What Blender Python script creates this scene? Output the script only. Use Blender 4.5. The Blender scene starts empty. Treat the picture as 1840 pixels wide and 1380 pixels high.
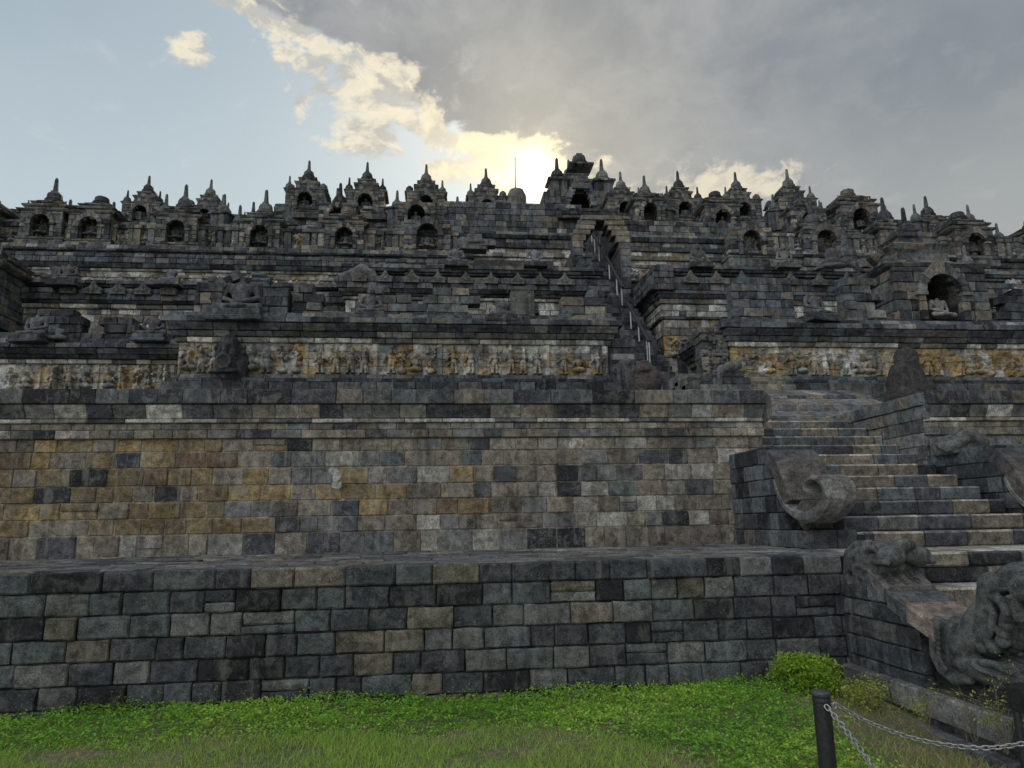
import bpy, bmesh, math, random
import numpy as np
from mathutils import Vector, Matrix

SC = bpy.context.scene
COL = SC.collection
R_ = math.radians

# ------------------------------------------------------------------ camera
EYE = np.array([0.0, 0.0, 1.62])
YAW, PITCH, ROLL = R_(6.0), R_(11.1), R_(1.0)
FWD = np.array([math.sin(YAW) * math.cos(PITCH), math.cos(YAW) * math.cos(PITCH), math.sin(PITCH)])
_r = np.array([math.cos(YAW), -math.sin(YAW), 0.0])
_u = np.cross(_r, FWD)
RGT = math.cos(ROLL) * _r - math.sin(ROLL) * _u
UPV = math.cos(ROLL) * _u + math.sin(ROLL) * _r
cam_d = bpy.data.cameras.new('camera')
cam = bpy.data.objects.new('camera', cam_d)
COL.objects.link(cam)
cam.matrix_world = Matrix(((RGT[0], UPV[0], -FWD[0], EYE[0]), (RGT[1], UPV[1], -FWD[1], EYE[1]),
                           (RGT[2], UPV[2], -FWD[2], EYE[2]), (0, 0, 0, 1)))
cam_d.sensor_width = 36.0
cam_d.lens = 36.0 * 1276.0 / 1840.0
cam_d.clip_start = 0.05
cam_d.clip_end = 5000.0
SC.camera = cam

# ------------------------------------------------------------------ exposure
SC.view_settings.view_transform = 'Standard'
SC.view_settings.look = 'None'
SC.view_settings.gamma = 1.0
SC.view_settings.exposure = 0.36

# ------------------------------------------------------------------ sky and sun
SUN_AZ, SUN_EL = R_(8.2), R_(27.6)
SUND = (math.sin(SUN_AZ) * math.cos(SUN_EL), math.cos(SUN_AZ) * math.cos(SUN_EL), math.sin(SUN_EL))


class NT:
    def __init__(s, tree):
        s.t = tree

    def n(s, typ, **kw):
        nd = s.t.nodes.new(typ)
        for k, v in kw.items():
            setattr(nd, k, v)
        return nd

    def put(s, sock, v):
        if v is None:
            return
        if hasattr(v, 'links') or hasattr(v, 'is_output'):
            s.t.links.new(v, sock)
        else:
            sock.default_value = v

    def m(s, op, a, b=None, c=None, clamp=False):
        nd = s.n('ShaderNodeMath', operation=op, use_clamp=clamp)
        for i, v in enumerate((a, b, c)):
            s.put(nd.inputs[i], v)
        return nd.outputs[0]

    def mr(s, v, a, b, c=0.0, d=1.0, kind='SMOOTHSTEP'):
        nd = s.n('ShaderNodeMapRange', interpolation_type=kind)
        s.put(nd.inputs['Value'], v)
        for k, x in (('From Min', a), ('From Max', b), ('To Min', c), ('To Max', d)):
            s.put(nd.inputs[k], x)
        return nd.outputs[0]

    def mix(s, f, a, b, bt='MIX'):
        nd = s.n('ShaderNodeMix', data_type='RGBA', blend_type=bt, clamp_factor=True)
        s.put(nd.inputs[0], f)
        for k, v in ((6, a), (7, b)):
            if isinstance(v, (tuple, list)) and len(v) == 3:
                v = (*v, 1.0)
            s.put(nd.inputs[k], v)
        return nd.outputs[2]

    def noise(s, vec, scale, detail=4.0, rough=0.55, dist=0.0):
        nd = s.n('ShaderNodeTexNoise')
        s.put(nd.inputs['Vector'], vec)
        nd.inputs['Scale'].default_value = scale
        nd.inputs['Detail'].default_value = detail
        nd.inputs['Roughness'].default_value = rough
        nd.inputs['Distortion'].default_value = dist
        return nd.outputs['Fac']

    def comb(s, x, y, z):
        nd = s.n('ShaderNodeCombineXYZ')
        for i, v in enumerate((x, y, z)):
            s.put(nd.inputs[i], v)
        return nd.outputs[0]


world = bpy.data.worlds.new('World')
SC.world = world
world.use_nodes = True
wt = world.node_tree
wt.nodes.clear()
N = NT(wt)
sky = N.n('ShaderNodeTexSky', sky_type='NISHITA')
sky.sun_disc = False
sky.sun_elevation = SUN_EL
sky.sun_rotation = SUN_AZ
sky.air_density = 1.0
sky.dust_density = 1.4
sky.altitude = 250.0
tc = N.n('ShaderNodeTexCoord')
D = tc.outputs['Generated']
sep = N.n('ShaderNodeSeparateXYZ')
wt.links.new(D, sep.inputs[0])
az = N.m('MULTIPLY', N.m('ARCTAN2', sep.outputs[0], sep.outputs[1]), 180 / math.pi)
el = N.m('MULTIPLY', N.m('ARCSINE', sep.outputs[2]), 180 / math.pi)
P = N.comb(N.m('MULTIPLY', az, 0.1), N.m('MULTIPLY', el, 0.15), 0.0)
n_big = N.noise(P, 1.1, 6.0, 0.6, 0.3)
n_mid = N.noise(P, 2.6, 7.0, 0.62, 0.4)
n_fine = N.noise(P, 7.0, 6.0, 0.6, 0.2)
# the edge of the cloud deck runs down from the upper left to the sun
ramp = N.n('ShaderNodeFloatCurve')
cv = ramp.mapping.curves[0]
pts = [(18, 26), (24, 16), (26.5, 11.0), (28, 9.3), (29.5, 6.5), (31.0, 0.5), (33.0, -4.2), (35.5, -7.5), (37.2, -16), (40, -23), (50, -50)]
pts = [((e - 10) / 45.0, (a + 60) / 100.0) for e, a in pts]
cv.points[0].location = (0.0, 0.95)
cv.points[1].location = (1.0, 0.05)
for p in pts:
    cv.points.new(*p)
ramp.mapping.update()
wt.links.new(N.m('DIVIDE', N.m('SUBTRACT', el, 10.0), 45.0), ramp.inputs['Value'])
azb = N.m('SUBTRACT', N.m('MULTIPLY', ramp.outputs[0], 100.0), 60.0)
s_edge = N.m('SUBTRACT', az, azb)
s_w = N.m('ADD', s_edge, N.m('MULTIPLY', N.m('SUBTRACT', n_mid, 0.5), 13.0))
deck = N.mr(s_w, -0.6, 1.8)
dotn = N.n('ShaderNodeVectorMath', operation='DOT_PRODUCT')
wt.links.new(D, dotn.inputs[0])
dotn.inputs[1].default_value = SUND
ang = N.m('MULTIPLY', N.m('ARCCOSINE', N.m('MINIMUM', dotn.outputs['Value'], 1.0)), 180 / math.pi)


def gauss(x, c, w):
    q = N.m('DIVIDE', N.m('SUBTRACT', x, c), w)
    return N.m('POWER', 2.718, N.m('MULTIPLY', N.m('MULTIPLY', q, q), -1.0))


skyc = N.mix(1.0, sky.outputs[0], (0.058, 0.062, 0.062), 'MULTIPLY')
veil = N.mr(el, 15.0, 45.0, 1.0, 0.25, 'LINEAR')
veil_m = N.m('MULTIPLY', N.m('ADD', N.m('MULTIPLY', n_big, 0.7), 0.25), veil)
base = N.mix(N.m('ADD', 0.5, N.m('MULTIPLY', veil_m, 0.4)), skyc, (0.40, 0.475, 0.50))
base = N.mix(N.mr(el, 36.0, 20.0, 0.0, 0.45), base, (0.47, 0.54, 0.56))
back = N.mr(N.m('ABSOLUTE', az), 70.0, 130.0)
base = N.mix(N.m('MULTIPLY', back, 0.8), base, (1.12, 1.14, 1.18))  # unseen sky behind the camera, brightened to fill the shaded fronts
# thin streaks in the clear part
streak = N.m('MULTIPLY', N.mr(n_mid, 0.55, 0.75), 0.25)
base = N.mix(streak, base, (0.56, 0.58, 0.58))
# grey deck, its thickness varying
deck_c = N.mix(N.mr(n_big, 0.3, 0.7), (0.205, 0.222, 0.245), (0.315, 0.325, 0.33))
deck_c = N.mix(N.m('MULTIPLY', N.mr(az, 15.0, 45.0), 0.8), deck_c, (0.185, 0.212, 0.238))
deck_c = N.mix(N.m('MULTIPLY', N.mr(el, 31.0, 19.0), 0.7), deck_c, (0.34, 0.355, 0.345))
deck_c = N.mix(N.m('MULTIPLY', gauss(ang, 0.0, 11.0), 0.5), deck_c, (0.46, 0.42, 0.335))
deck_c = N.mix(N.m('MULTIPLY', N.mr(n_mid, 0.50, 0.68), N.mr(s_edge, 26.0, 4.0, 0.1, 0.55)), deck_c, (0.44, 0.43, 0.40))
col = N.mix(deck, base, deck_c)
# sunlit cumulus along the edge of the deck, and the gap low on the right of the sun
n_w = N.noise(P, 1.7, 5.0, 0.6, 0.6)
s_r = N.m('ADD', s_edge, N.m('MULTIPLY', N.m('SUBTRACT', n_w, 0.5), 16.0))
puff_n = N.m('ADD', N.m('MULTIPLY', n_mid, 0.55), N.m('MULTIPLY', n_fine, 0.45))
rim = N.m('MULTIPLY', gauss(s_r, -2.0, 6.0), N.mr(el, 50.0, 36.0, 0.5, 1.0))
p1 = N.m('MULTIPLY', N.m('MULTIPLY', gauss(az, -6.2, 3.6), gauss(el, 30.0, 2.1)), 1.15)
p2 = N.m('MULTIPLY', N.m('MULTIPLY', gauss(az, -20.6, 1.9), gauss(el, 33.8, 1.2)), 0.85)
p3 = N.m('MULTIPLY', N.m('MULTIPLY', gauss(az, -11.8, 1.6), gauss(el, 31.9, 1.5)), 0.8)
p4 = N.m('MULTIPLY', gauss(az, 24.0, 6.5), N.m('MULTIPLY', gauss(el, 25.4, 1.8), 1.0))
p5 = N.m('MULTIPLY', gauss(az, 1.5, 4.5), N.m('MULTIPLY', gauss(el, 28.0, 1.5), 1.0))
puffs = N.m('MAXIMUM', N.m('MAXIMUM', N.m('MAXIMUM', rim, p1), N.m('MAXIMUM', p2, p3)), N.m('MAXIMUM', p4, p5))
pm = N.mr(N.m('ADD', N.m('MULTIPLY', puffs, 0.66), N.m('MULTIPLY', N.m('SUBTRACT', puff_n, 0.5), 2.2)), 0.26, 0.60)
pm = N.m('MULTIPLY', pm, N.mr(puffs, 0.06, 0.22))
shade = N.noise(N.comb(N.m('MULTIPLY', N.m('ADD', az, -.8), 0.1), N.m('MULTIPLY', N.m('ADD', el, .9), 0.15), 0.0), 2.6, 7.0, 0.62, 0.4)
lit = N.mix(N.mr(N.m('SUBTRACT', n_mid, shade), -0.10, 0.10), (0.40, 0.39, 0.36), (0.74, 0.67, 0.51))
lit = N.mix(N.mr(n_fine, 0.35, 0.65, 0.0, 0.35), lit, (0.50, 0.48, 0.43))
lit = N.mix(gauss(ang, 0.0, 7.0), lit, (0.95, 0.80, 0.50))
lit = N.mix(N.m('MULTIPLY', N.mr(az, 12.0, 18.0), 0.55), lit, (0.58, 0.53, 0.42))
col = N.mix(N.m('MULTIPLY', pm, 0.92), col, lit)
# the sun itself burning through the edge of the cloud
core = N.m('MULTIPLY', gauss(ang, 0.0, 0.95), 4.0)
halo = N.m('MULTIPLY', gauss(ang, 0.0, 2.4), N.m('MULTIPLY', N.m('ADD', 0.2, n_mid), 0.55))
wide = N.m('MULTIPLY', gauss(ang, 0.0, 11.0), 0.06)
glow = N.n('ShaderNodeMix', data_type='RGBA', blend_type='ADD')


def addc(colr, fac, c):
    nd = N.n('ShaderNodeVectorMath', operation='MULTIPLY_ADD')
    nd.inputs[0].default_value = c
    cb = N.comb(fac, fac, fac)
    wt.links.new(cb, nd.inputs[1])
    wt.links.new(colr, nd.inputs[2])
    return nd.outputs[0]


col = addc(col, core, (1.0, 0.93, 0.72))
col = addc(col, halo, (1.0, 0.83, 0.48))
col = addc(col, wide, (1.0, 0.86, 0.55))
bg = N.n('ShaderNodeBackground')
bg.inputs['Strength'].default_value = 1.0
wt.links.new(col, bg.inputs['Color'])
wo = N.n('ShaderNodeOutputWorld')
wt.links.new(bg.outputs[0], wo.inputs['Surface'])

sun_d = bpy.data.lights.new('sun', 'SUN')
sun_d.energy = 3.0
sun_d.angle = R_(10.0)
sun_d.color = (1.0, 0.9, 0.74)
sun = bpy.data.objects.new('sun', sun_d)
COL.objects.link(sun)
sun.rotation_euler = Vector([-c for c in SUND]).to_track_quat('-Z', 'Y').to_euler()


# ------------------------------------------------------------------ helpers
def ray(px, py):
    d = FWD * 1276.0 + RGT * (px - 920.0) - UPV * (py - 690.0)
    return d / np.linalg.norm(d)


def at(px, py, Y):
    d = ray(px, py)
    return EYE + d * (Y / d[1])


def atx(px, py, X):
    d = ray(px, py)
    return EYE + d * (X / d[0])


def atz(px, py, Z):
    d = ray(px, py)
    return EYE + d * ((Z - EYE[2]) / d[2])


def xpx(px, Y, py=500):
    return float(at(px, py, Y)[0])


def zpx(px, py, Y):
    return float(at(px, py, Y)[2])


# stone colours, before the palette tints
C_ = dict(dark=(0.068, 0.073, 0.081), coal=(0.032, 0.034, 0.037), grey=(0.165, 0.166, 0.163), slate=(0.120, 0.134, 0.138),
          brown=(0.185, 0.160, 0.130), tan=(0.255, 0.225, 0.178), light=(0.33, 0.315, 0.28), white=(0.60, 0.59, 0.55),
          ochre=(0.235, 0.180, 0.098), gold=(0.30, 0.222, 0.105), rust=(0.190, 0.130, 0.080), pink=(0.235, 0.165, 0.135),
          moss=(0.085, 0.098, 0.062))


def pal(tint=(1, 1, 1), **w):
    ks = list(w)
    ws = [w[k] for k in ks]

    def f(x, z, rng):
        c = C_[rng.choices(ks, ws)[0]]
        v = math.exp(rng.gauss(0, 0.14))
        return tuple(ch * v * tt * math.exp(rng.gauss(0, 0.012)) for ch, tt in zip(c, tint))
    return f


P_LOW = pal((.80, .82, .81), dark=8, coal=1.6, grey=2.6, slate=4.5, brown=1.4, tan=.12)
P_CAP = pal((.82, .84, .84), dark=6, coal=2.5, slate=3, grey=1.6, brown=1.2, tan=.3)
P_FOOT = pal(dark=1.4, coal=.45, grey=3.5, slate=1.3, brown=4.5, tan=4.5, light=2.6)
P_OCH = pal(dark=.7, coal=.5, brown=2.6, ochre=8, gold=2.6, rust=1.6, tan=2.2)
P_MID = pal((.74, .79, .88), dark=5, coal=1.5, grey=4, slate=4, brown=2.2, tan=.9, light=.5)  # cool tint: bluish skylight on the upper tiers put into the colour
P_TOP = pal((.78, .82, .90), dark=4, coal=1.2, grey=4, slate=3, brown=2.2, tan=1.6, light=1.2, white=.25)  # skylight blue mixed into the stone here too
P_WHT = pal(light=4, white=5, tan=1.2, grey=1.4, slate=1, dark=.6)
P_YEL = pal(light=4, tan=3, ochre=1.2, white=3, grey=1.2, dark=.4)
P_DRK = pal((.80, .85, .92), dark=5, coal=4, slate=3, grey=1)  # dark mix, with the same skylight blue in its tint
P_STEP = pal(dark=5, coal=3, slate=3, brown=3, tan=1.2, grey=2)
P_REL = pal(light=4, tan=3.5, grey=.8, ochre=2.4, gold=1.2, white=1.0)
P_RELR = pal(light=2, tan=2.5, ochre=4.5, gold=3.0, grey=.6, white=.5)


def p_foot(x, z, rng):
    k = (-x - 1.9) / 1.2
    k = min(max(k, 0.0), 1.0) * min(max((z - 1.45) / .4, 0.0), 1.0)
    if 1.75 < z < 2.45 and -1.8 < x < 0.6:
        k = max(k, 0.35)
    return (P_OCH if rng.random() < k * 0.95 else P_FOOT)(x, z, rng)


class MB:
    def __init__(s):
        s.v, s.f, s.c = [], [], []

    def face(s, pts, col=(0.1, 0.1, 0.1)):
        i = len(s.v)
        s.v.extend(pts)
        s.f.append(tuple(range(i, i + len(pts))))
        s.c.append(col)

    def box(s, x0, x1, y0, y1, z0, z1, col=(0.06, 0.06, 0.06)):
        i = len(s.v)
        s.v.extend([(x0, y0, z0), (x1, y0, z0), (x1, y1, z0), (x0, y1, z0), (x0, y0, z1), (x1, y0, z1), (x1, y1, z1), (x0, y1, z1)])
        for q in ((0, 1, 5, 4), (1, 2, 6, 5), (2, 3, 7, 6), (3, 0, 4, 7), (4, 5, 6, 7), (3, 2, 1, 0)):
            s.f.append(tuple(i + k for k in q))
            s.c.append(col)

    def loft(s, rings, cols, close=True, cap0=False, cap1=False):
        """rings: list of point lists; cols: colour or f(j, k)"""
        i = len(s.v)
        n = len(rings[0])
        for r in rings:
            s.v.extend(r)
        for j in range(len(rings) - 1):
            for k in range(n if close else n - 1):
                k2 = (k + 1) % n
                s.f.append((i + j * n + k, i + j * n + k2, i + (j + 1) * n + k2, i + (j + 1) * n + k))
                s.c.append(cols(j, k) if callable(cols) else cols)
        if cap0:
            s.f.append(tuple(i + k for k in reversed(range(n))))
            s.c.append(cols(0, 0) if callable(cols) else cols)
        if cap1:
            b = i + (len(rings) - 1) * n
            s.f.append(tuple(b + k for k in range(n)))
            s.c.append(cols(len(rings) - 2, 0) if callable(cols) else cols)

    def tube(s, pts, rad, n=6, col=(0.1, 0.1, 0.1), caps=True):
        rings = []
        m = len(pts)
        for j, p in enumerate(pts):
            a = Vector(pts[min(j + 1, m - 1)]) - Vector(pts[max(j - 1, 0)])
            a.normalize()
            q = a.to_track_quat('Z', 'Y')
            r = rad[j] if isinstance(rad, (list, tuple)) else rad
            rings.append([tuple(Vector(p) + q @ Vector((r * math.cos(2 * math.pi * k / n), r * math.sin(2 * math.pi * k / n), 0))) for k in range(n)])
        s.loft(rings, col, True, caps, caps)

    def build(s, name, mat, parent=None, loc=None, smooth=False):
        me = bpy.data.meshes.new(name)
        me.from_pydata(s.v, [], s.f)
        a = me.attributes.new('col', 'FLOAT_COLOR', 'FACE')
        arr = np.ones((len(s.f), 4), dtype=np.float32)
        arr[:, :3] = np.array(s.c, dtype=np.float32)
        a.data.foreach_set('color', arr.ravel())
        if smooth:
            me.polygons.foreach_set('use_smooth', [True] * len(s.f))
        me.materials.append(mat)
        o = bpy.data.objects.new(name, me)
        COL.objects.link(o)
        if parent is not None:
            o.parent = parent
            if loc is not None:
                o.location = loc
            else:
                o.location = tuple(-c for c in parent.location)
        elif loc is not None:
            o.location = loc
        return o


def tag(o, label=None, cat=None, group=None, kind=None):
    if label:
        o['label'] = label
    if cat:
        o['category'] = cat
    if group:
        o['group'] = group
    if kind:
        o['kind'] = kind
    return o


def thing(name, label, cat, loc=(0, 0, 0), rz=0.0, group=None):
    o = bpy.data.objects.new(name, None)
    o.empty_display_size = 0.2
    COL.objects.link(o)
    o.location = tuple(float(c) for c in loc)
    o.rotation_euler = (0, 0, rz)
    return tag(o, label, cat, group, 'thing')


def copy_tree(o, parent=None):
    c = o.copy()
    COL.objects.link(c)
    if parent is not None:
        c.parent = parent
    for ch in list(o.children):
        copy_tree(ch, c)
    return c


# ------------------------------------------------------------------ materials
def new_mat(name):
    m = bpy.data.materials.new(name)
    m.use_nodes = True
    m.node_tree.nodes.clear()
    return m, NT(m.node_tree)


def stone(name, attr=True, base=(0.1, 0.1, 0.1), bump=0.6, lichen=0.5, scale=1.0, vary=False, streaks=0.4, grain=1.0):
    m, n = new_mat(name)
    geo = n.n('ShaderNodeNewGeometry')
    pos = geo.outputs['Position']
    if attr:
        at_ = n.n('ShaderNodeAttribute', attribute_name='col')
        c = at_.outputs['Color']
    else:
        rg = n.n('ShaderNodeRGB')
        rg.outputs[0].default_value = (*base, 1)
        c = rg.outputs[0]
    if vary:
        oi = n.n('ShaderNodeObjectInfo')
        c = n.mix(1.0, c, oi.outputs['Color'], 'MULTIPLY')
    big = n.noise(pos, 1.7 * scale, 5, 0.6)
    mid = n.noise(pos, 9.0 * scale, 6, 0.65, 0.3)
    fine = n.noise(pos, 55.0 * scale, 5, 0.7)
    grainn = n.noise(pos, 160.0 * scale, 3, 0.7)
    # mottled tone of weathered andesite
    f = n.mr(mid, 0.37, 0.63, 0.55, 1.50, 'LINEAR')
    f = n.m('MULTIPLY', f, n.mr(big, 0.38, 0.62, 0.75, 1.27, 'LINEAR'))
    f = n.m('MULTIPLY', f, n.mr(fine, 0.38, 0.62, 1.0 - .42 * grain, 1.0 + .42 * grain, 'LINEAR'))
    f = n.m('MULTIPLY', f, n.mr(grainn, 0.38, 0.62, 1.0 - .3 * grain, 1.0 + .3 * grain, 'LINEAR'))
    c = n.mix(1.0, c, n.comb(f, f, f), 'MULTIPLY')
    # pale lichen blotches and specks
    blot = n.m('MULTIPLY', n.mr(n.noise(pos, 4.2 * scale, 8, 0.75, 0.8), 0.50, 0.60), 0.62 * lichen)
    c = n.mix(blot, c, (0.27, 0.275, 0.25))
    spk = n.m('MULTIPLY', n.mr(n.noise(pos, 38 * scale, 4, 0.7), 0.55, 0.62), n.mr(n.noise(pos, 2.9 * scale, 4, 0.6), 0.46, 0.58))
    c = n.mix(n.m('MULTIPLY', spk, 0.75 * lichen), c, (0.40, 0.40, 0.36))
    # soot-dark water staining running down
    st = n.n('ShaderNodeMapping')
    m.node_tree.links.new(pos, st.inputs['Vector'])
    st.inputs['Scale'].default_value = (1.0, 1.0, 0.16)
    dk = n.m('MULTIPLY', n.mr(n.noise(st.outputs[0], 3.4 * scale, 5, 0.65), 0.51, 0.62), streaks)
    c = n.mix(dk, c, (0.036, 0.038, 0.041))
    pst = n.n('ShaderNodeMapping')
    m.node_tree.links.new(pos, pst.inputs['Vector'])
    pst.inputs['Scale'].default_value = (1.0, 1.0, 0.22)
    pst.inputs['Location'].default_value = (7.3, 2.1, 4.4)
    pk = n.m('MULTIPLY', n.mr(n.noise(pst.outputs[0], 5.2 * scale, 6, 0.7), 0.55, 0.64), 0.5 * lichen)
    c = n.mix(pk, c, (0.42, 0.41, 0.37))
    b = n.n('ShaderNodeBsdfPrincipled')
    m.node_tree.links.new(c, b.inputs['Base Color'])
    b.inputs['Roughness'].default_value = 0.88
    b.inputs['Specular IOR Level'].default_value = 0.28
    h = n.m('ADD', n.m('MULTIPLY', mid, 0.5), n.m('ADD', n.m('MULTIPLY', fine, 0.35), n.m('MULTIPLY', grainn, 0.15)))
    bp = n.n('ShaderNodeBump')
    bp.inputs['Strength'].default_value = bump
    bp.inputs['Distance'].default_value = 0.05 / scale
    m.node_tree.links.new(h, bp.inputs['Height'])
    m.node_tree.links.new(bp.outputs[0], b.inputs['Normal'])
    o = n.n('ShaderNodeOutputMaterial')
    m.node_tree.links.new(b.outputs[0], o.inputs['Surface'])
    return m


M_NEAR = stone('andesite_blocks', bump=0.8, lichen=0.34, scale=1.3, streaks=.30)
M_FOOT = stone('lichened_blocks', bump=0.7, lichen=0.6, scale=1.1, streaks=.32)
M_FAR = stone('weathered_blocks', bump=0.8, lichen=0.42, scale=0.75, streaks=.40, grain=.8)
M_REL = stone('relief_stone', bump=0.5, lichen=0.25, scale=0.8, streaks=.22, grain=.6)
M_STAT = stone('carved_stone', attr=False, base=(0.115, 0.120, 0.128), bump=0.5, lichen=0.4, scale=1.4, vary=True, streaks=.35)
M_CARV = stone('near_carved_stone', attr=False, base=(0.105, 0.110, 0.110), bump=0.5, lichen=0.35, scale=2.0, vary=True, streaks=.3)
M_ROCK = stone('lava_rock', attr=False, base=(0.048, 0.044, 0.045), bump=1.0, lichen=0.15, scale=2.0, vary=True, streaks=.2)


def plain(name, base, rough=0.5, metal=0.0, attr=False, trans=0.0, vary=0.0, nscale=30.0):
    m, n = new_mat(name)
    geo = n.n('ShaderNodeNewGeometry')
    if attr:
        a = n.n('ShaderNodeAttribute', attribute_name='col')
        c = a.outputs['Color']
    else:
        rg = n.n('ShaderNodeRGB')
        rg.outputs[0].default_value = (*base, 1)
        c = rg.outputs[0]
    if vary:
        f = n.mr(n.noise(geo.outputs['Position'], nscale, 5, 0.6), 0.3, 0.7, 1 - vary, 1 + vary, 'LINEAR')
        c = n.mix(1.0, c, n.comb(f, f, f), 'MULTIPLY')
    b = n.n('ShaderNodeBsdfPrincipled')
    m.node_tree.links.new(c, b.inputs['Base Color'])
    b.inputs['Roughness'].default_value = rough
    b.inputs['Metallic'].default_value = metal
    o = n.n('ShaderNodeOutputMaterial')
    if trans:
        t = n.n('ShaderNodeBsdfTranslucent')
        m.node_tree.links.new(c, t.inputs['Color'])
        mx = n.n('ShaderNodeMixShader')
        mx.inputs[0].default_value = trans
        m.node_tree.links.new(b.outputs[0], mx.inputs[1])
        m.node_tree.links.new(t.outputs[0], mx.inputs[2])
        m.node_tree.links.new(mx.outputs[0], o.inputs['Surface'])
    else:
        m.node_tree.links.new(b.outputs[0], o.inputs['Surface'])
    return m


M_LEAF = plain('leaf', (0.1, 0.2, 0.03), 0.45, attr=True, trans=0.45)
M_TWIG = plain('twig', (0.19, 0.15, 0.09), 0.8, vary=.3)
M_BLACK = plain('black_paint', (0.022, 0.023, 0.026), 0.48, vary=.6, nscale=45)
M_STEEL = plain('steel', (0.42, 0.44, 0.46), 0.35, 0.5, vary=.25)
M_CHAIN = plain('galvanised_steel', (0.40, 0.40, 0.40), 0.40, 0.7, vary=.4, nscale=60)
M_CAPM = plain('worn_metal', (0.075, 0.08, 0.085), 0.45, 0.3, vary=.45, nscale=90)
M_RAIL = plain('dark_timber', (0.035, 0.037, 0.040), 0.6, vary=.3)
M_GREEN = plain('green_paint', (0.02, 0.10, 0.05), 0.5, vary=.2)


# ------------------------------------------------------------------ masonry
def F_front(Y):
    return lambda u, o, z: (u, Y - o, z)


def F_left(X):          # a face looking towards -X, u runs along +Y
    return lambda u, o, z: (X - o, u, z)


def F_top(Z):           # paving: v along +Y is passed in place of z
    return lambda u, o, v: (u, v, Z + o)


def block(mb, F, u0, u1, prof, col, rng, g=0.004, b=0.012, t=0.09, jit=0.0, mids=0, edge=1.0):
    z0, z1 = prof[0][1] + g, prof[-1][1] - g
    o0, o1 = prof[0][0], prof[-1][0]
    hgt = z1 - z0
    b = min(b, hgt * .3, (u1 - u0) * .25)
    if u1 - u0 < 3 * g or hgt <= 0:
        return
    d = rng.uniform(-1, 1) * jit
    pts = [(-t, z0), (o0 - b + d, z0), (o0 + d, z0 + b)]
    if len(prof) > 2:
        pts += [(o + d, z) for o, z in prof[1:-1]]
    elif mids:
        pts += [(o0 + (o1 - o0) * .5 + d + jit * .25, (z0 + z1) / 2)]
    pts += [(o1 + d, z1 - b), (o1 - b + d, z1), (-t, z1)]
    us = [u0 + g, u0 + g + b] + [u0 + (u1 - u0) * (k + 1) / (mids + 1) for k in range(mids)] + [u1 - g - b, u1 - g]
    i = len(mb.v)
    n = len(pts)
    tz = [rng.uniform(-1, 1) * jit * .5 for _ in us]
    bz = [rng.uniform(-1, 1) * jit * .5 for _ in us]
    for j, u in enumerate(us):
        end = j in (0, len(us) - 1)
        for k, (o, z) in enumerate(pts):
            if 0 < k < n - 1:
                if end:
                    o -= b
                if jit:
                    o += rng.uniform(-1, 1) * jit * .3
            uu = u
            if jit:
                z += tz[j] if k >= n - 2 else (bz[j] if k <= 1 else 0)
                uu += rng.uniform(-1, 1) * jit * .35
            mb.v.append(F(uu, o, z))
    for j in range(len(us) - 1):
        for k in range(n - 1):
            mb.f.append((i + j * n + k, i + (j + 1) * n + k, i + (j + 1) * n + k + 1, i + j * n + k + 1))
            mb.c.append(col if edge == 1.0 or k < n - 3 else tuple(min(ch * edge, .55) for ch in col))  # top chamfer coloured lighter: worn edge plus the sky light it catches
    mb.f.append(tuple(i + k for k in range(n)))
    mb.c.append(col)
    mb.f.append(tuple(i + (len(us) - 1) * n + k for k in reversed(range(n))))
    mb.c.append(col)


def prof_of(z0, z1, o0, o1, kind):
    if kind == 'r':      # half-round
        return [(o0 + (0.5 * (z1 - z0)) * math.sin(math.pi * k / 6), z0 + (z1 - z0) * k / 6) for k in range(7)]
    if kind == 's':      # ogee
        return [(o0 + (o1 - o0) * (.5 - .5 * math.cos(math.pi * k / 6)), z0 + (z1 - z0) * k / 6) for k in range(7)]
    return [(o0, z0), (o1, z1)]


def course(mb, F, u0, u1, z0, z1, o0, o1, ln, pl, rng, kind='f', jit=0.006, skip=None, mids=0, g=0.004, b=0.012, split=0.0, edge=1.0):
    u = u0 - rng.random() * ln[1] * .6
    prof = prof_of(z0, z1, o0, o1, kind)
    while u < u1:
        L = rng.uniform(*ln)
        a, e = max(u, u0), min(u + L, u1)
        if u1 - e < ln[0] * .4:
            e = u1
        u = e if e == u1 else u + L
        if e - a < 0.02:
            continue
        if skip and skip((a + e) / 2, (z0 + z1) / 2):
            continue
        c = pl((a + e) / 2, (z0 + z1) / 2, rng)
        if split and rng.random() < split and kind == 'f':
            zm = z0 + (z1 - z0) * rng.uniform(.4, .6)
            block(mb, F, a, e, [(o0, z0), (o0, zm)], c, rng, g, b, .09, jit, mids)
            block(mb, F, a, e, [(o0, zm), (o1, z1)], pl((a + e) / 2, zm, rng), rng, g, b, .09, jit, mids)
        else:
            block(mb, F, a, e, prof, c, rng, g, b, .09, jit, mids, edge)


def rows_px(ref, Y, ys, spec):
    """ys: pixel heights from low to high at column ref; spec: (o0, o1, ln, palette, kind)"""
    zs = [zpx(ref, y, Y) for y in ys]
    return [(zs[i], zs[i + 1], *spec[i]) for i in range(len(spec))]


def masonry(mb, F, u0, u1, rows, rng, jit=0.006, skip=None, mids=0, g=0.004, b=0.012, ext=0.0):
    for (z0, z1, o0, o1, ln, pl, kind) in rows:
        e = max(o0, o1) * ext
        course(mb, F, u0 - e, u1 + e, z0, z1, o0, o1, ln, pl, rng, kind, jit, skip, mids, g, b)


# ------------------------------------------------------------------ sculpting: overlapping forms fused into one skin
def ell(c, r, rot=None):
    return ('e', c, r, rot)


def cap(p0, p1, r0, r1=None):
    return ('c', p0, p1, r0, r0 if r1 is None else r1)


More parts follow.
